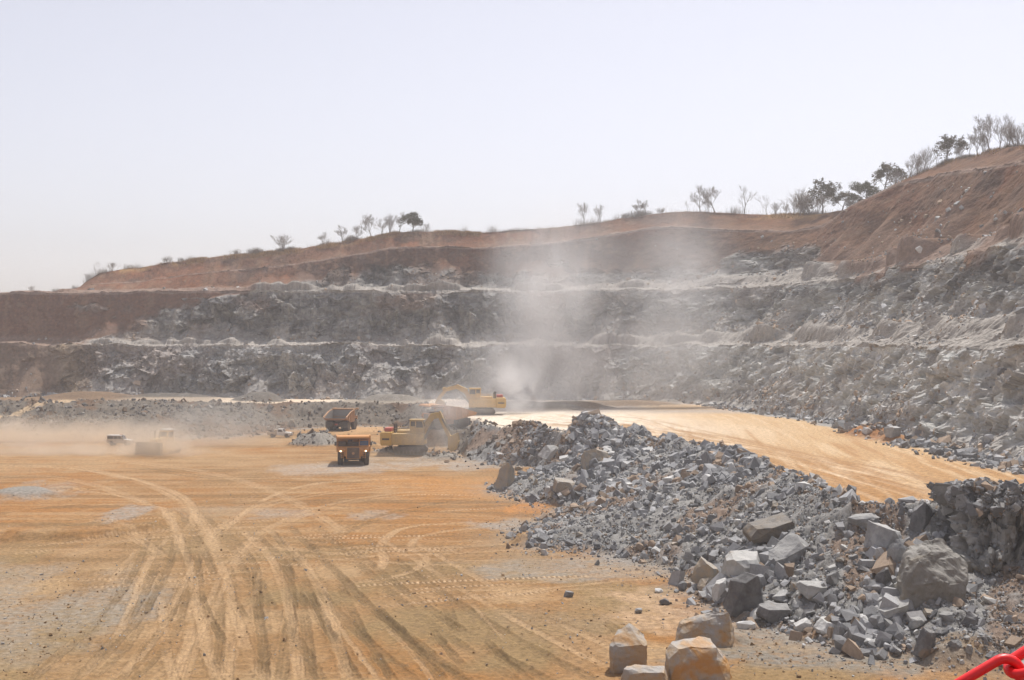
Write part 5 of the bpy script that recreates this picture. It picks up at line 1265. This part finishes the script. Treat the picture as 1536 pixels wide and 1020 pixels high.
p = Vector((-13.2, 249.5, 3.2)); T3 = haul_truck("haul truck side-on in the dust being filled by the far excavator", (p.x, p.y, gz(p.x, p.y)), R(-62), False, ORNG)
POSE1 = dict(cab_y=-1.3,
    boom=[(2.00, 2.6), (2.40, 2.3), (3.13, 4.2), (4.20, 5.7), (5.34, 6.0), (5.56, 6.5), (5.26, 6.9), (3.82, 6.7), (2.60, 5.2)],
    stick=[(4.88, 6.9), (5.49, 7.1), (5.94, 6.2), (7.62, 2.6), (7.46, 2.2), (7.16, 2.3), (5.34, 5.6)],
    rams=[((2.60, 2.4), (4.12, 5.4)), ((3.51, 6.9), (5.34, 7.0)), ((5.94, 5.9), (7.54, 3.3))],
    bucket=[(7.01, 2.9), (7.77, 3.2), (8.68, 3.6), (8.98, 2.2), (8.53, .9), (7.62, .5), (7.01, 1.2)], open={2}, teeth=((8.60, 3.5), (0.50, .35)))
p = vset(622, 683.5); X1 = excavator("dust-covered excavator digging at the grey face near the oncoming truck", (p.x - .9, p.y + 2.0, gz(p.x, p.y + 2)), R(-4), YEL_D, POSE1, YEL_D); X1.scale = (1.0, 1.0, 1.12)
POSE2 = dict(cab_y=1.3,
    boom=[(2.0, 2.6), (2.6, 2.4), (3.6, 4.6), (5.4, 5.6), (8.0, 4.9), (8.2, 5.4), (7.8, 5.7), (5.2, 6.6), (3.0, 5.6)],
    stick=[(7.4, 5.2), (7.6, 6.0), (8.3, 5.9), (9.6, 3.4), (9.3, 3.0), (8.9, 3.1)],
    rams=[((2.6, 2.6), (5.0, 5.4)), ((5.2, 6.7), (7.7, 5.9)), ((8.4, 5.4), (9.5, 3.9))],
    bucket=[(8.9, 3.4), (9.6, 3.5), (10.0, 2.6), (9.6, 1.7), (8.6, 1.5), (7.8, 2.1), (8.0, 2.9)], open={5}, teeth=((7.8, 2.2), (-.25, .5)))
p = Vector((*P(722, 622, 5.0), 5.0)); X2 = excavator("yellow excavator on the raised level loading the side-on haul truck", (p.x, p.y, gz(p.x, p.y)), R(180 + 3), YEL, POSE2, YEL)

# ---- bulldozer in the dust
def dozer(label, loc, rz):
    """blade at -y"""
    root = empty("bulldozer", loc, rz); tag(root, label, "bulldozer")
    for s in (-1, 1):
        t = MB().prism([(-2.3, .1), (-2.7, .45), (-2.5, .95), (0.9, 1.75), (1.5, 1.7), (2.5, .95), (2.7, .5), (2.3, .1)], 'x', s * .95, s * 1.6)
        for i in range(17): t.box((s * 1.275 - .34, -2.2 + i * .275 - .08, .01), (s * 1.275 + .34, -2.2 + i * .275 + .08, .1))
        t.build("track", TRACKM, root)
    MB().box((-.95, -2.6, .7), (.95, 2.4, 1.7)).build("hull", YEL_D, root, bevel=.05)
    h = MB().prism([(-2.9, 1.5), (-2.95, 2.5), (-.4, 2.75), (-.4, 1.5)], 'x', -.8, .8).build("hood", YEL_D, root, bevel=.06)
    MB().tube([(-.35, -1.9, 2.5), (-.35, -1.9, 3.7), (-.35, -1.75, 3.9)], .12, 10).build("exhaust_stack", BLACKM, h); MB().tube([(.35, -1.6, 2.5), (.35, -1.6, 3.3)], .16, 10).build("air_cleaner", DARK, h)
    c = MB().prism([(-.4, 1.7), (-.35, 2.8), (-.05, 3.75), (1.5, 3.75), (1.6, 1.7)], 'x', -.95, .95).build("cab", YEL_D, root, bevel=.05)
    m = MB(); m.prism([(-.30, 2.85), (-.06, 3.6), (-.10, 3.6), (-.36, 2.85)], 'x', -.8, .8)
    for s in (-1, 1): m.box((s * .96 - .02, .1, 2.7), (s * .96 + .02, 1.35, 3.55))
    m.build("cab_window", GLASS, c); MB().box((-1.1, .2, 3.78), (1.1, 1.9, 3.98)).build("roof", WHITE, c, bevel=.03)
    m = MB()
    prof = [(-4.0 + .35 * math.cos(a * 1.0), .15 + 2.1 * (k / 8)) for k, a in enumerate(np.linspace(-1.3, 1.3, 9))]
    prof = [(-4.15 + .42 * (1 - ((k - 4) / 4.5) ** 2), .12 + 2.0 * k / 8) for k in range(9)]
    m.prism(prof + [(a + .14, b) for a, b in reversed(prof)], 'x', -2.6, 2.6); m.prism([(-4.35, .05), (-3.6, .05), (-3.5, 2.0), (-4.1, 2.1)], 'x', -2.72, -2.6); m.prism([(-4.35, .05), (-3.6, .05), (-3.5, 2.0), (-4.1, 2.1)], 'x', 2.6, 2.72)
    m.build("blade", STEEL, root)
    m = MB()
    for s in (-1, 1): m.box((s * 1.8 - .15, -3.65, .45), (s * 1.8 + .15, .3, .8)); m.tube([(s * .6, -3.6, 1.3), (s * .6, -2.6, 2.1)], .1, 8)
    m.build("push_arm", YEL_D, root)
    m = MB(); m.box((-1.0, 2.5, .9), (1.0, 3.0, 1.4)); m.prism([(2.9, 1.6), (3.25, 1.5), (3.3, .4), (3.1, .2)], 'x', -.15, .15); m.build("ripper", DARK, root)
    return root
p = vset(240, 682); DZ = dozer("bulldozer with a wide front blade, almost lost in the tan dust", (p.x, p.y + 2.5, gz(p.x, p.y + 2.5)), R(-24))
DZ.scale = (1.05, 1.05, 1.12)

# ---- the two light vehicles (nose at +x)
def arch_body(prof, wheels, r):
    """side outline with wheel arches cut into the sill"""
    pts = []
    for x in wheels:
        for k in range(9):
            a = math.pi - math.pi * k / 8
            pts.append((x + r * math.cos(a), .42 + r * math.sin(a)))
    return pts + prof
def lightwheel(root, c, r=.40, w=.26):
    e = empty if False else None
    t = MB().lathe([(-w / 2, r * .6), (-w / 2, r * .92), (-w * .35, r), (w * .35, r), (w / 2, r * .92), (w / 2, r * .6)], (0, 0, 0), 'y', 22).build("wheel", TYRE, root); t.location = c
    MB().lathe([(-w * .42, r * .58), (-w * .3, r * .5), (-w * .38, r * .15), (w * .38, r * .15), (w * .3, r * .5), (w * .42, r * .58)], (0, 0, 0), 'y', 14).build("rim", WHITE, t)
def wagon(label, loc, rz):
    root = empty("station_wagon", loc, rz); tag(root, label, "car")
    low = arch_body([(2.45, .45), (2.5, .95), (2.35, 1.12), (1.1, 1.2), (-2.45, 1.2), (-2.5, .5)], (-1.45, 1.55), .50)
    b = MB().prism(low, 'y', -.90, .90).build("body", BEIGE, root, bevel=.02)
    MB().prism([(1.02, 1.2), (.55, 1.95), (-2.38, 1.98), (-2.45, 1.2)], 'y', -.84, .84).build("cabin", BEIGE, b, bevel=.04)
    MB().box((-2.42, -.86, 1.985), (.62, .86, 2.06)).build("roof", WHITE, b, bevel=.03)
    MB().prism([(1.08, 1.205), (1.06, 1.24), (2.36, 1.165), (2.38, 1.125)], 'y', -.8, .8).build("bonnet", WHITE, b)
    for s in (-1, 1):
        for (x0, x1) in ((-.05, .62), (-.95, -.15), (-2.25, -1.05)):
            MB().prism([(x0, 1.3), (x1 + (.12 if x1 > .5 else 0), 1.3), (x1 - (.12 if x1 > .5 else 0), 1.85), (x0, 1.85)], 'y', s * .84, s * .865).build("side_window", GLASS, b)
        MB().box((2.40, s * .62 - .13, .80), (2.53, s * .62 + .13, 1.0)).build("headlight", STEEL, b)
        MB().box((.75, s * .93 - .06, 1.25), (.9, s * .93 + .12, 1.42)).build("mirror", BLACKM, b)
    MB().prism([(1.03, 1.28), (.66, 1.9), (.61, 1.9), (.98, 1.28)], 'y', -.74, .74).build("windscreen", GLASS, b)
    MB().box((2.45, -.85, .42), (2.66, .85, .62)).build("bumper", DARK, root, bevel=.03)
    m = MB(); m.tube([(1.05, -.95, .9), (1.02, -1.0, 2.0), (.95, -1.0, 2.3)], .05, 6); m.build("snorkel", BLACKM, root)
    MB().lathe([(2.06, .11), (2.2, .11), (2.24, .06)], (.2, 0, 0), 'z', 12).build("beacon", AMBER, root)
    for x in (-1.45, 1.55):
        for s in (-1, 1): lightwheel(root, (x, s * .76, .42))
    return root
def pickup(label, loc, rz):
    root = empty("pickup_truck", loc, rz); tag(root, label, "pickup truck")
    low = arch_body([(2.5, .5), (2.55, .95), (2.4, 1.12), (1.2, 1.18), (-.5, 1.18), (-.5, .55)], (1.62,), .50)
    b = MB().prism(low, 'y', -.88, .88).build("body", WHITE, root, bevel=.02)
    MB().prism([(1.15, 1.18), (.62, 1.86), (-.42, 1.88), (-.5, 1.18)], 'y', -.82, .82).build("cab", WHITE, b, bevel=.04)
    for s in (-1, 1):
        MB().prism([(-.25, 1.26), (.82, 1.26), (.50, 1.76), (-.25, 1.76)], 'y', s * .82, s * .845).build("side_window", GLASS, b)
        MB().box((2.45, s * .62 - .14, .82), (2.58, s * .62 + .14, 1.0)).build("headlight", STEEL, b)
    MB().prism([(1.12, 1.26), (.72, 1.82), (.67, 1.82), (1.07, 1.26)], 'y', -.72, .72).build("windscreen", GLASS, b)
    m = MB(); m.box((-2.7, -.92, .86), (-.56, .92, .98)); m.box((-2.7, -.7, .6), (-.5, -.4, .86)); m.box((-2.7, .4, .6), (-.5, .7, .86)); m.box((-2.7, -.92, .98), (-2.62, .92, 1.25)); m.box((-2.6, -.92, .98), (-.56, -.86, 1.25)); m.box((-2.6, .86, .98), (-.56, .92, 1.25)); m.build("tray", BEIGE, root)
    m = MB(); m.box((-1.1, -.7, .985), (-.62, .7, 1.72)); m.build("canopy_box", BEIGE, root, bevel=.05)
    m = MB(); m.tube([(-1.9, -.4, 1.3), (-1.9, .45, 1.3)], .34, 16); m.tube([(-1.9, -.5, 1.3), (-1.9, .55, 1.3)], .1, 8); m.box((-2.15, -.3, .985), (-1.65, .3, 1.0)); m.build("hose_reel", DARK, root)
    m = MB(); m.box((2.5, -.85, .45), (2.72, .85, .62)); m.tube([(2.68, -.6, .6), (2.7, -.6, 1.1), (2.7, .6, 1.1), (2.68, .6, .6)], .04, 6); m.build("bull_bar", DARK, root)
    for x in (-1.55, 1.62):
        for s in (-1, 1): lightwheel(root, (x, s * .76, .42))
    return root
p = vset(178, 668.5); wagon("dusty beige station wagon with a white roof, passing behind the bulldozer", (p.x, p.y + .9, gz(p.x, p.y + .9)), R(-8))
p = vset(419, 656.5); pickup("white single-cab pickup with a flat tray, crossing below the grey bank", (p.x, p.y + .9, gz(p.x, p.y + .9)), R(-6))
# ================================================================== two workers at the foot of the far wall
SKIN = M_paint("brown_skin", (.14, .075, .045), .1, rough=.6); COVER = M_paint("orange_coverall", (.62, .12, .03), .2, rough=.9, scale=3); NAVY = M_paint("dark_work_trousers", (.03, .04, .07), .25, rough=.9, scale=3); HAT = M_paint("white_hard_hat", (.75, .74, .70), .12, rough=.4); HATY = M_paint("yellow_hard_hat", (.7, .48, .05), .12, rough=.4); BOOT = M_paint("dark_boots", (.04, .03, .025), .3, rough=.9); VEST = M_paint("silver_band", (.6, .6, .55), .1, rough=.4)
def skin_mesh(name, J, E, mat, parent, root_i=0, sub=2):
    me = bpy.data.meshes.new(name + "_cage"); me.from_pydata([j[0] for j in J], E, [])
    o = bpy.data.objects.new(name, me); link(o)
    sk = o.modifiers.new("skin", 'SKIN'); sk.use_smooth_shade = True; sk.branch_smoothing = .5
    for i, j in enumerate(J):
        r = j[1]; me.skin_vertices[0].data[i].radius = (r, r) if not isinstance(r, tuple) else r
        me.skin_vertices[0].data[i].use_root = (i == root_i)
    ss = o.modifiers.new("sub", 'SUBSURF'); ss.levels = sub; ss.render_levels = sub
    dg = bpy.context.evaluated_depsgraph_get(); dg.update()
    m2 = bpy.data.meshes.new_from_object(o.evaluated_get(dg)); m2.name = name
    o.modifiers.clear(); o.data = m2; m2.materials.clear(); m2.materials.append(mat)
    for p in m2.polygons: p.use_smooth = True
    o.parent = parent
    return o
def person(label, loc, rz, larm, rarm, stride, hat, top, legs):
    """faces -y; larm/rarm: elbow and wrist positions"""
    root = empty("person", loc, rz); tag(root, label, "person", "workers at the foot of the far wall")
    a, b = stride
    J = [((0, 0, .95), .145), ((0, 0, 1.12), .14), ((0, 0, 1.30), (.17, .12)), ((0, .01, 1.43), (.12, .09)), ((0, 0, 1.52), .055), ((0, -.01, 1.62), .088), ((0, -.015, 1.71), .086),
         ((-.095, 0, .90), .09), ((-.11, a * .5, .50), .062), ((-.115, a, .09), .045), ((-.12, a - .16, .05), .04),
         ((.095, 0, .90), .09), ((.11, b * .5, .50), .062), ((.115, b, .09), .045), ((.12, b - .16, .05), .04),
         ((-.19, 0, 1.42), .062), (larm[0], .045), (larm[1], .03), ((.19, 0, 1.42), .062), (rarm[0], .045), (rarm[1], .03)]
    E = [(0, 1), (1, 2), (2, 3), (3, 4), (4, 5), (5, 6), (0, 7), (7, 8), (8, 9), (9, 10), (0, 11), (11, 12), (12, 13), (13, 14), (3, 15), (15, 16), (16, 17), (3, 18), (18, 19), (19, 20)]
    for (ei, wi, s) in ((16, 17, -1), (19, 20, 1)):    # palm, four unequal fingers and a thumb
        w = Vector(J[wi][0]); d = (w - Vector(J[ei][0])).normalized(); side = d.cross(Vector((1, 0, 0))).normalized()
        pi = len(J); pm = w + d * .07; J.append((tuple(pm), .032)); E.append((wi, pi))
        for k, L in enumerate((.062, .075, .07, .055)):
            q = pm + side * (k - 1.5) * .021 + d * .03; i0 = len(J)
            J.append((tuple(q), .010)); J.append((tuple(q + d * L * .55 + Vector((-s * .008, 0, 0))), .009)); J.append((tuple(q + d * L + Vector((-s * .026, 0, 0))), .008)); E += [(pi, i0), (i0, i0 + 1), (i0 + 1, i0 + 2)]
        q = w + d * .04 + side * -.035; i0 = len(J); J.append((tuple(q), .011)); J.append((tuple(q + d * .035 - side * .02), .009)); E += [(pi, i0), (i0, i0 + 1)]
    skin_mesh("body", J, E, SKIN, root)
    m = MB(); m.lathe([(-.012, .006), (0, .014), (.012, .006)], (-.035, -.098, 1.70), 'y', 8); m.lathe([(-.012, .006), (0, .014), (.012, .006)], (.035, -.098, 1.70), 'y', 8); m.build("eyes", BLACKM, root)
    m = MB(); m.prism([(-.10, 1.69), (-.125, 1.655), (-.09, 1.645)], 'x', -.014, .014); m.box((-.03, -.105, 1.612), (.03, -.09, 1.622)); m.build("face", SKIN, root)
    m = MB()
    for s in (-1, 1): m.lathe([(-.012, .02), (.012, .028)], (s * .094, .0, 1.67), 'x', 8)
    m.build("ears", SKIN, root)
    JJ = [((0, 0, .90), .16), ((0, 0, 1.12), .155), ((0, 0, 1.30), (.185, .14)), ((0, .01, 1.44), (.12, .10)), ((-.2, 0, 1.42), .075), (larm[0], .06), (tuple(Vector(larm[0]).lerp(Vector(larm[1]), .8)), .05), ((.2, 0, 1.42), .075), (rarm[0], .06), (tuple(Vector(rarm[0]).lerp(Vector(rarm[1]), .8)), .05)]
    skin_mesh("jacket", JJ, [(0, 1), (1, 2), (2, 3), (3, 4), (4, 5), (5, 6), (3, 7), (7, 8), (8, 9)], top, root)
    MB().lathe([(1.14, .168), (1.19, .170)], (0, 0, 0), 'z', 20).build("reflective_band", VEST, root)
    JL = [((0, 0, .93), .155), ((-.095, 0, .88), .105), ((-.11, a * .5, .50), .078), ((-.115, a, .13), .065), ((.095, 0, .88), .105), ((.11, b * .5, .50), .078), ((.115, b, .13), .065)]
    skin_mesh("trousers", JL, [(0, 1), (1, 2), (2, 3), (0, 4), (4, 5), (5, 6)], legs, root)
    for s, q in ((-1, a), (1, b)): MB().box((s * .117 - .052, q - .2, .0), (s * .117 + .052, q + .08, .12)).build("boot", BOOT, root, bevel=.03)
    MB().lathe([(1.715, .135), (1.73, .132), (1.735, .108), (1.79, .10), (1.83, .07), (1.845, .02)], (0, -.01, 0), 'z', 20).build("hard_hat", hat, root, True)
    return root
p = hit(1138, 607.5); person("worker in orange jacket and trousers, standing with arms down by the big triangular boulder", (p.x, p.y, gz(p.x, p.y)), R(25), ((-.26, .0, 1.14), (-.27, -.06, .90)), ((.26, .02, 1.14), (.27, -.05, .90)), (.0, .06), HAT, COVER, COVER)
p = hit(1147, 607.0); person("worker in orange jacket and dark trousers, farther from the boulder, one arm raised", (p.x, p.y, gz(p.x, p.y)), R(-60), ((-.26, .0, 1.14), (-.30, -.22, 1.05)), ((.30, -.05, 1.18), (.30, -.30, 1.32)), (-.16, .16), HATY, COVER, NAVY)

# ================================================================== red plastic chain at the lookout
RED_PL = bpy.data.materials.new("red_plastic"); _nt, _N, _L, _B = nodes(RED_PL); _B.inputs["Base Color"].default_value = (.78, .015, .018, 1); _B.inputs["Roughness"].default_value = .38; _B.inputs["Subsurface Weight"].default_value = .0
_n = _N.new("ShaderNodeTexNoise"); _n.inputs["Scale"].default_value = 60; _mr = _N.new("ShaderNodeMapRange"); _mr.inputs[3].default_value = .3; _mr.inputs[4].default_value = .5; _L.new(_n.outputs["Fac"], _mr.inputs[0]); _L.new(_mr.outputs[0], _B.inputs["Roughness"])
def link_mesh():
    a, r, t = .024, .0150, .0050          # half straight, bend radius, half thickness
    path = []
    for k in range(13): an = -math.pi / 2 + math.pi * k / 12; path.append(Vector((a + r * math.cos(an), r * math.sin(an), 0)))
    for k in range(13): an = math.pi / 2 + math.pi * k / 12; path.append(Vector((-a + r * math.cos(an), r * math.sin(an), 0)))
    n = len(path); m = 12; vs = []
    for i, p in enumerate(path):
        d = (path[(i + 1) % n] - path[i - 1]).normalized(); s = Vector((0, 0, 1)); q = d.cross(s)
        for k in range(m): an = 2 * math.pi * k / m; vs.append(p + (q * math.cos(an) + s * math.sin(an)) * t)
    b = MB().add(vs, [(i * m + k, i * m + (k + 1) % m, ((i + 1) % n) * m + (k + 1) % m, ((i + 1) % n) * m + k) for i in range(n) for k in range(m)])
    return b
def chain():
    Yc = 1.20
    sag = lambda x: 19.40 + .62 * (x + .20) ** 2 + .012
    zc_ = lambda x: 20 - (497 / F) * Yc + ((x - PX(1503, Yc)) * .60) + .35 * (x - PX(1508, Yc)) ** 2
    root = empty("barrier_chain", (.64, Yc, 18.4)); tag(root, "bright red plastic link chain slung across the picture's lower corner", "chain")
    x = PX(1478, Yc) - .0440 * .86 - 8 * .0675 * .86; items = []
    pitch = 2 * (.024 + .0150) - .0105
    first = None; k = 0
    while x < .625:
        d = Vector((1, 0, (zc_(x + .01) - zc_(x - .01)) / .02)).normalized()
        rot = Vector((1, 0, 0)).rotation_difference(d).to_matrix() @ Matrix.Rotation(math.radians(12 if k % 2 else 82), 3, 'X')
        items.append((Vector((x, Yc, zc_(x))), rot)); x += pitch * d.x; k += 1
    for (q, rot) in items:
        if first is None: first = link_mesh().build("link", RED_PL, root, True); o = first
        else: o = first.copy(); COL.objects.link(o); o.parent = root
        o.location = q - Vector(root.location); o.rotation_euler = rot.to_euler()
    m = MB(); m.lathe([(0, .16), (.03, .16), (.05, .03), (1.28, .026), (1.33, .03), (1.36, .012)], (0.02, 0, 0), 'z', 18); m.build("post", M_paint("white_plastic_post", (.7, .7, .68), .15, rough=.5), root, True)
    m = MB(); xl = items[0][0].x - .03 - .64; m.lathe([(0, .16), (.03, .16), (.05, .03), (1.18, .026), (1.2, .012)], (xl, 0, 0), 'z', 18); m.build("post", bpy.data.materials["white_plastic_post"], root, True)
chain()
SUN_E = 4.0; SKY_S = .122; SKY_SAT = .36; EXPO = 0.25; HAZE_D = .0004
# ================================================================== air: haze over the pit and drifting dust
def vol_mat(name, color, density, aniso=.35):
    m = bpy.data.materials.new(name); m.use_nodes = True; nt = m.node_tree
    for n in list(nt.nodes):
        if n.type == 'BSDF_PRINCIPLED': nt.nodes.remove(n)
    out = [n for n in nt.nodes if n.type == 'OUTPUT_MATERIAL'][0]
    pv = nt.nodes.new("ShaderNodeVolumePrincipled"); pv.inputs["Color"].default_value = (*color, 1); pv.inputs["Density"].default_value = density; pv.inputs["Anisotropy"].default_value = aniso
    nt.links.new(pv.outputs[0], out.inputs["Volume"])
    return m, nt, pv
hz = MB().box((-640, -420, -4.3), (640, 1100, 92)).build("haze", vol_mat("haze_air", (.93, .94, .97), HAZE_D, .3)[0])
tag(hz, "pale dry-season haze hanging over the whole pit", "haze", kind="stuff")
def dust(label, u, v, Y, size, density, color, nscale=.25, contrast=(.30, .72), pw=1.3, z=None, stretch=(1, 1, 1)):
    """a drifting puff: ellipsoid of airborne dust, thinning outwards and torn by noise. size in metres (half axes)"""
    m, nt, pv = vol_mat("airborne_dust", color, 0, .55); N = nt.nodes; L = nt.links
    tc = N.new("ShaderNodeTexCoord"); ln = N.new("ShaderNodeVectorMath"); ln.operation = 'LENGTH'; L.new(tc.outputs["Object"], ln.inputs[0])
    fo = N.new("ShaderNodeMapRange"); fo.inputs[1].default_value = 1.0; fo.inputs[2].default_value = .0; fo.inputs[3].default_value = 0; fo.inputs[4].default_value = 1; L.new(ln.outputs["Value"], fo.inputs[0])
    po = N.new("ShaderNodeMath"); po.operation = 'POWER'; po.inputs[1].default_value = pw; L.new(fo.outputs[0], po.inputs[0])
    ge = N.new("ShaderNodeNewGeometry"); mp = N.new("ShaderNodeMapping"); mp.inputs["Scale"].default_value = stretch; L.new(ge.outputs["Position"], mp.inputs[0])
    no = N.new("ShaderNodeTexNoise"); no.inputs["Scale"].default_value = nscale; no.inputs["Detail"].default_value = 5; no.inputs["Distortion"].default_value = 1.1; L.new(mp.outputs[0], no.inputs["Vector"])
    mr = N.new("ShaderNodeMapRange"); mr.inputs[1].default_value = contrast[0]; mr.inputs[2].default_value = contrast[1]; L.new(no.outputs["Fac"], mr.inputs[0])
    mu = N.new("ShaderNodeMath"); mu.operation = 'MULTIPLY'; L.new(po.outputs[0], mu.inputs[0]); L.new(mr.outputs[0], mu.inputs[1])
    m2 = N.new("ShaderNodeMath"); m2.operation = 'MULTIPLY'; m2.inputs[1].default_value = density; L.new(mu.outputs[0], m2.inputs[0]); L.new(m2.outputs[0], pv.inputs["Density"])
    bm = bmesh.new(); bmesh.ops.create_icosphere(bm, subdivisions=3, radius=1.0); me = bpy.data.meshes.new("dust"); bm.to_mesh(me); bm.free(); me.materials.append(m)
    o = link(bpy.data.objects.new("dust", me)); o.location = (PX(u, Y), Y, HC - (v - VH) / F * Y); o.scale = size
    tag(o, label, "dust", kind="stuff")
    return o
PALE = (.97, .96, .95); TANC = (.93, .83, .70)
# the tall plume drifting up from the far excavator
dust("white dust welling up behind the far excavator", 785, 572, 288, (19, 9, 17), .22, PALE, .12)
dust("rising column of pale dust in front of the far wall", 815, 480, 300, (19, 9, 29), .19, PALE, .07, stretch=(1, 1, .5))
dust("upper plume of dust drifting over the far wall", 840, 395, 308, (23, 9, 20), .12, PALE, .06, stretch=(1, 1, .6))
dust("second thin plume of dust before the far wall", 1015, 450, 306, (21, 9, 31), .13, PALE, .06, stretch=(1, 1, .5))
dust("low veil of dust along the far wall's foot", 900, 550, 305, (42, 9, 17), .14, PALE, .06)
dust("thin veil of dust over the middle of the far wall", 900, 420, 316, (40, 8, 26), .02, PALE, .05)
dust("dust blowing between the two excavators", 672, 612, 238, (10, 6, 6), .26, PALE, .15)
dust("dust raised by the near excavator's bucket", 650, 655, 216, (7.5, 5, 5), .16, (.88, .84, .79), .25)
dust("dust trailing behind the near excavator", 590, 690, 213, (12, 5, 2.2), .10, TANC, .2)
# tan road dust
dust("dust veiling the far excavator", 712, 604, 262, (11, 4.5, 6), .16, PALE, .15)
dust("white jet of dust at the ground behind the far excavator", 774, 594, 274, (8.5, 6, 11), .50, PALE, .16, contrast=(.40, .66))
dust("film of tan dust over the open floor", 120, 680, 226, (30, 8, 3.4), .55, TANC, .12)
dust("thick tan dust round the bulldozer", 244, 667, 223, (9.5, 7, 4.8), .62, TANC, .22)
dust("long low trail of tan dust over the haul road", 80, 662, 258, (36, 9, 6.5), .8, TANC, .12)
dust("tan dust hanging below the far bank", 310, 652, 246, (24, 9, 6), .16, (.88, .82, .74), .12)
dust("pale dust drifting up the far bank", 330, 628, 275, (22, 10, 7), .09, (.88, .85, .8), .12)
# ================================================================== eye, sun and sky
cam = bpy.data.cameras.new("camera"); co = bpy.data.objects.new("camera", cam); link(co)
co.location = (0, 0, HC); co.rotation_euler = (math.radians(90), 0, 0)
cam.sensor_width = 36.0; cam.lens = F / 1536 * 36; cam.shift_y = 8 / 1536; cam.clip_start = .1; cam.clip_end = 6000
SC.camera = co
sdir = Vector((.20, .40, .89)).normalized()
sun = bpy.data.lights.new("sun", 'SUN'); sun.energy = SUN_E; sun.angle = math.radians(.53); sun.color = (1.0, .955, .89)
so_ = bpy.data.objects.new("sun", sun); link(so_); so_.rotation_euler = sdir.to_track_quat('Z', 'Y').to_euler()
w = bpy.data.worlds.new("World"); SC.world = w; w.use_nodes = True
nt = w.node_tree; bg = nt.nodes["Background"]; sk = nt.nodes.new("ShaderNodeTexSky"); sk.sky_type = 'NISHITA'; sk.sun_disc = False
sk.sun_elevation = math.asin(sdir.z); sk.sun_rotation = math.atan2(sdir.x, sdir.y); sk.air_density = 1.0; sk.dust_density = 1.6; sk.ozone_density = 1.0; sk.altitude = 0
hs = nt.nodes.new("ShaderNodeHueSaturation"); hs.inputs["Saturation"].default_value = SKY_SAT; hs.inputs["Value"].default_value = 1.0
nt.links.new(sk.outputs[0], hs.inputs["Color"]); tn = nt.nodes.new('ShaderNodeMix'); tn.data_type = 'RGBA'; tn.blend_type = 'MULTIPLY'; tn.inputs['Factor'].default_value = 1; tn.inputs[7].default_value = (1.03, .985, 1.02, 1); nt.links.new(hs.outputs[0], tn.inputs[6]); nt.links.new(tn.outputs[2], bg.inputs[0]); bg.inputs[1].default_value = SKY_S
vs = SC.view_settings; vs.view_transform = 'Standard'; vs.look = 'None'; vs.gamma = 1; vs.exposure = EXPO; vs.use_curve_mapping = False
SC.render.engine = 'CYCLES'
cy = SC.cycles; cy.use_denoising = True; cy.denoiser = 'OPENIMAGEDENOISE'; cy.max_bounces = 8; cy.diffuse_bounces = 3; cy.glossy_bounces = 2; cy.volume_bounces = 4; cy.transparent_max_bounces = 6
cy.volume_step_rate = 1.0; cy.use_adaptive_sampling = True; cy.adaptive_threshold = .02
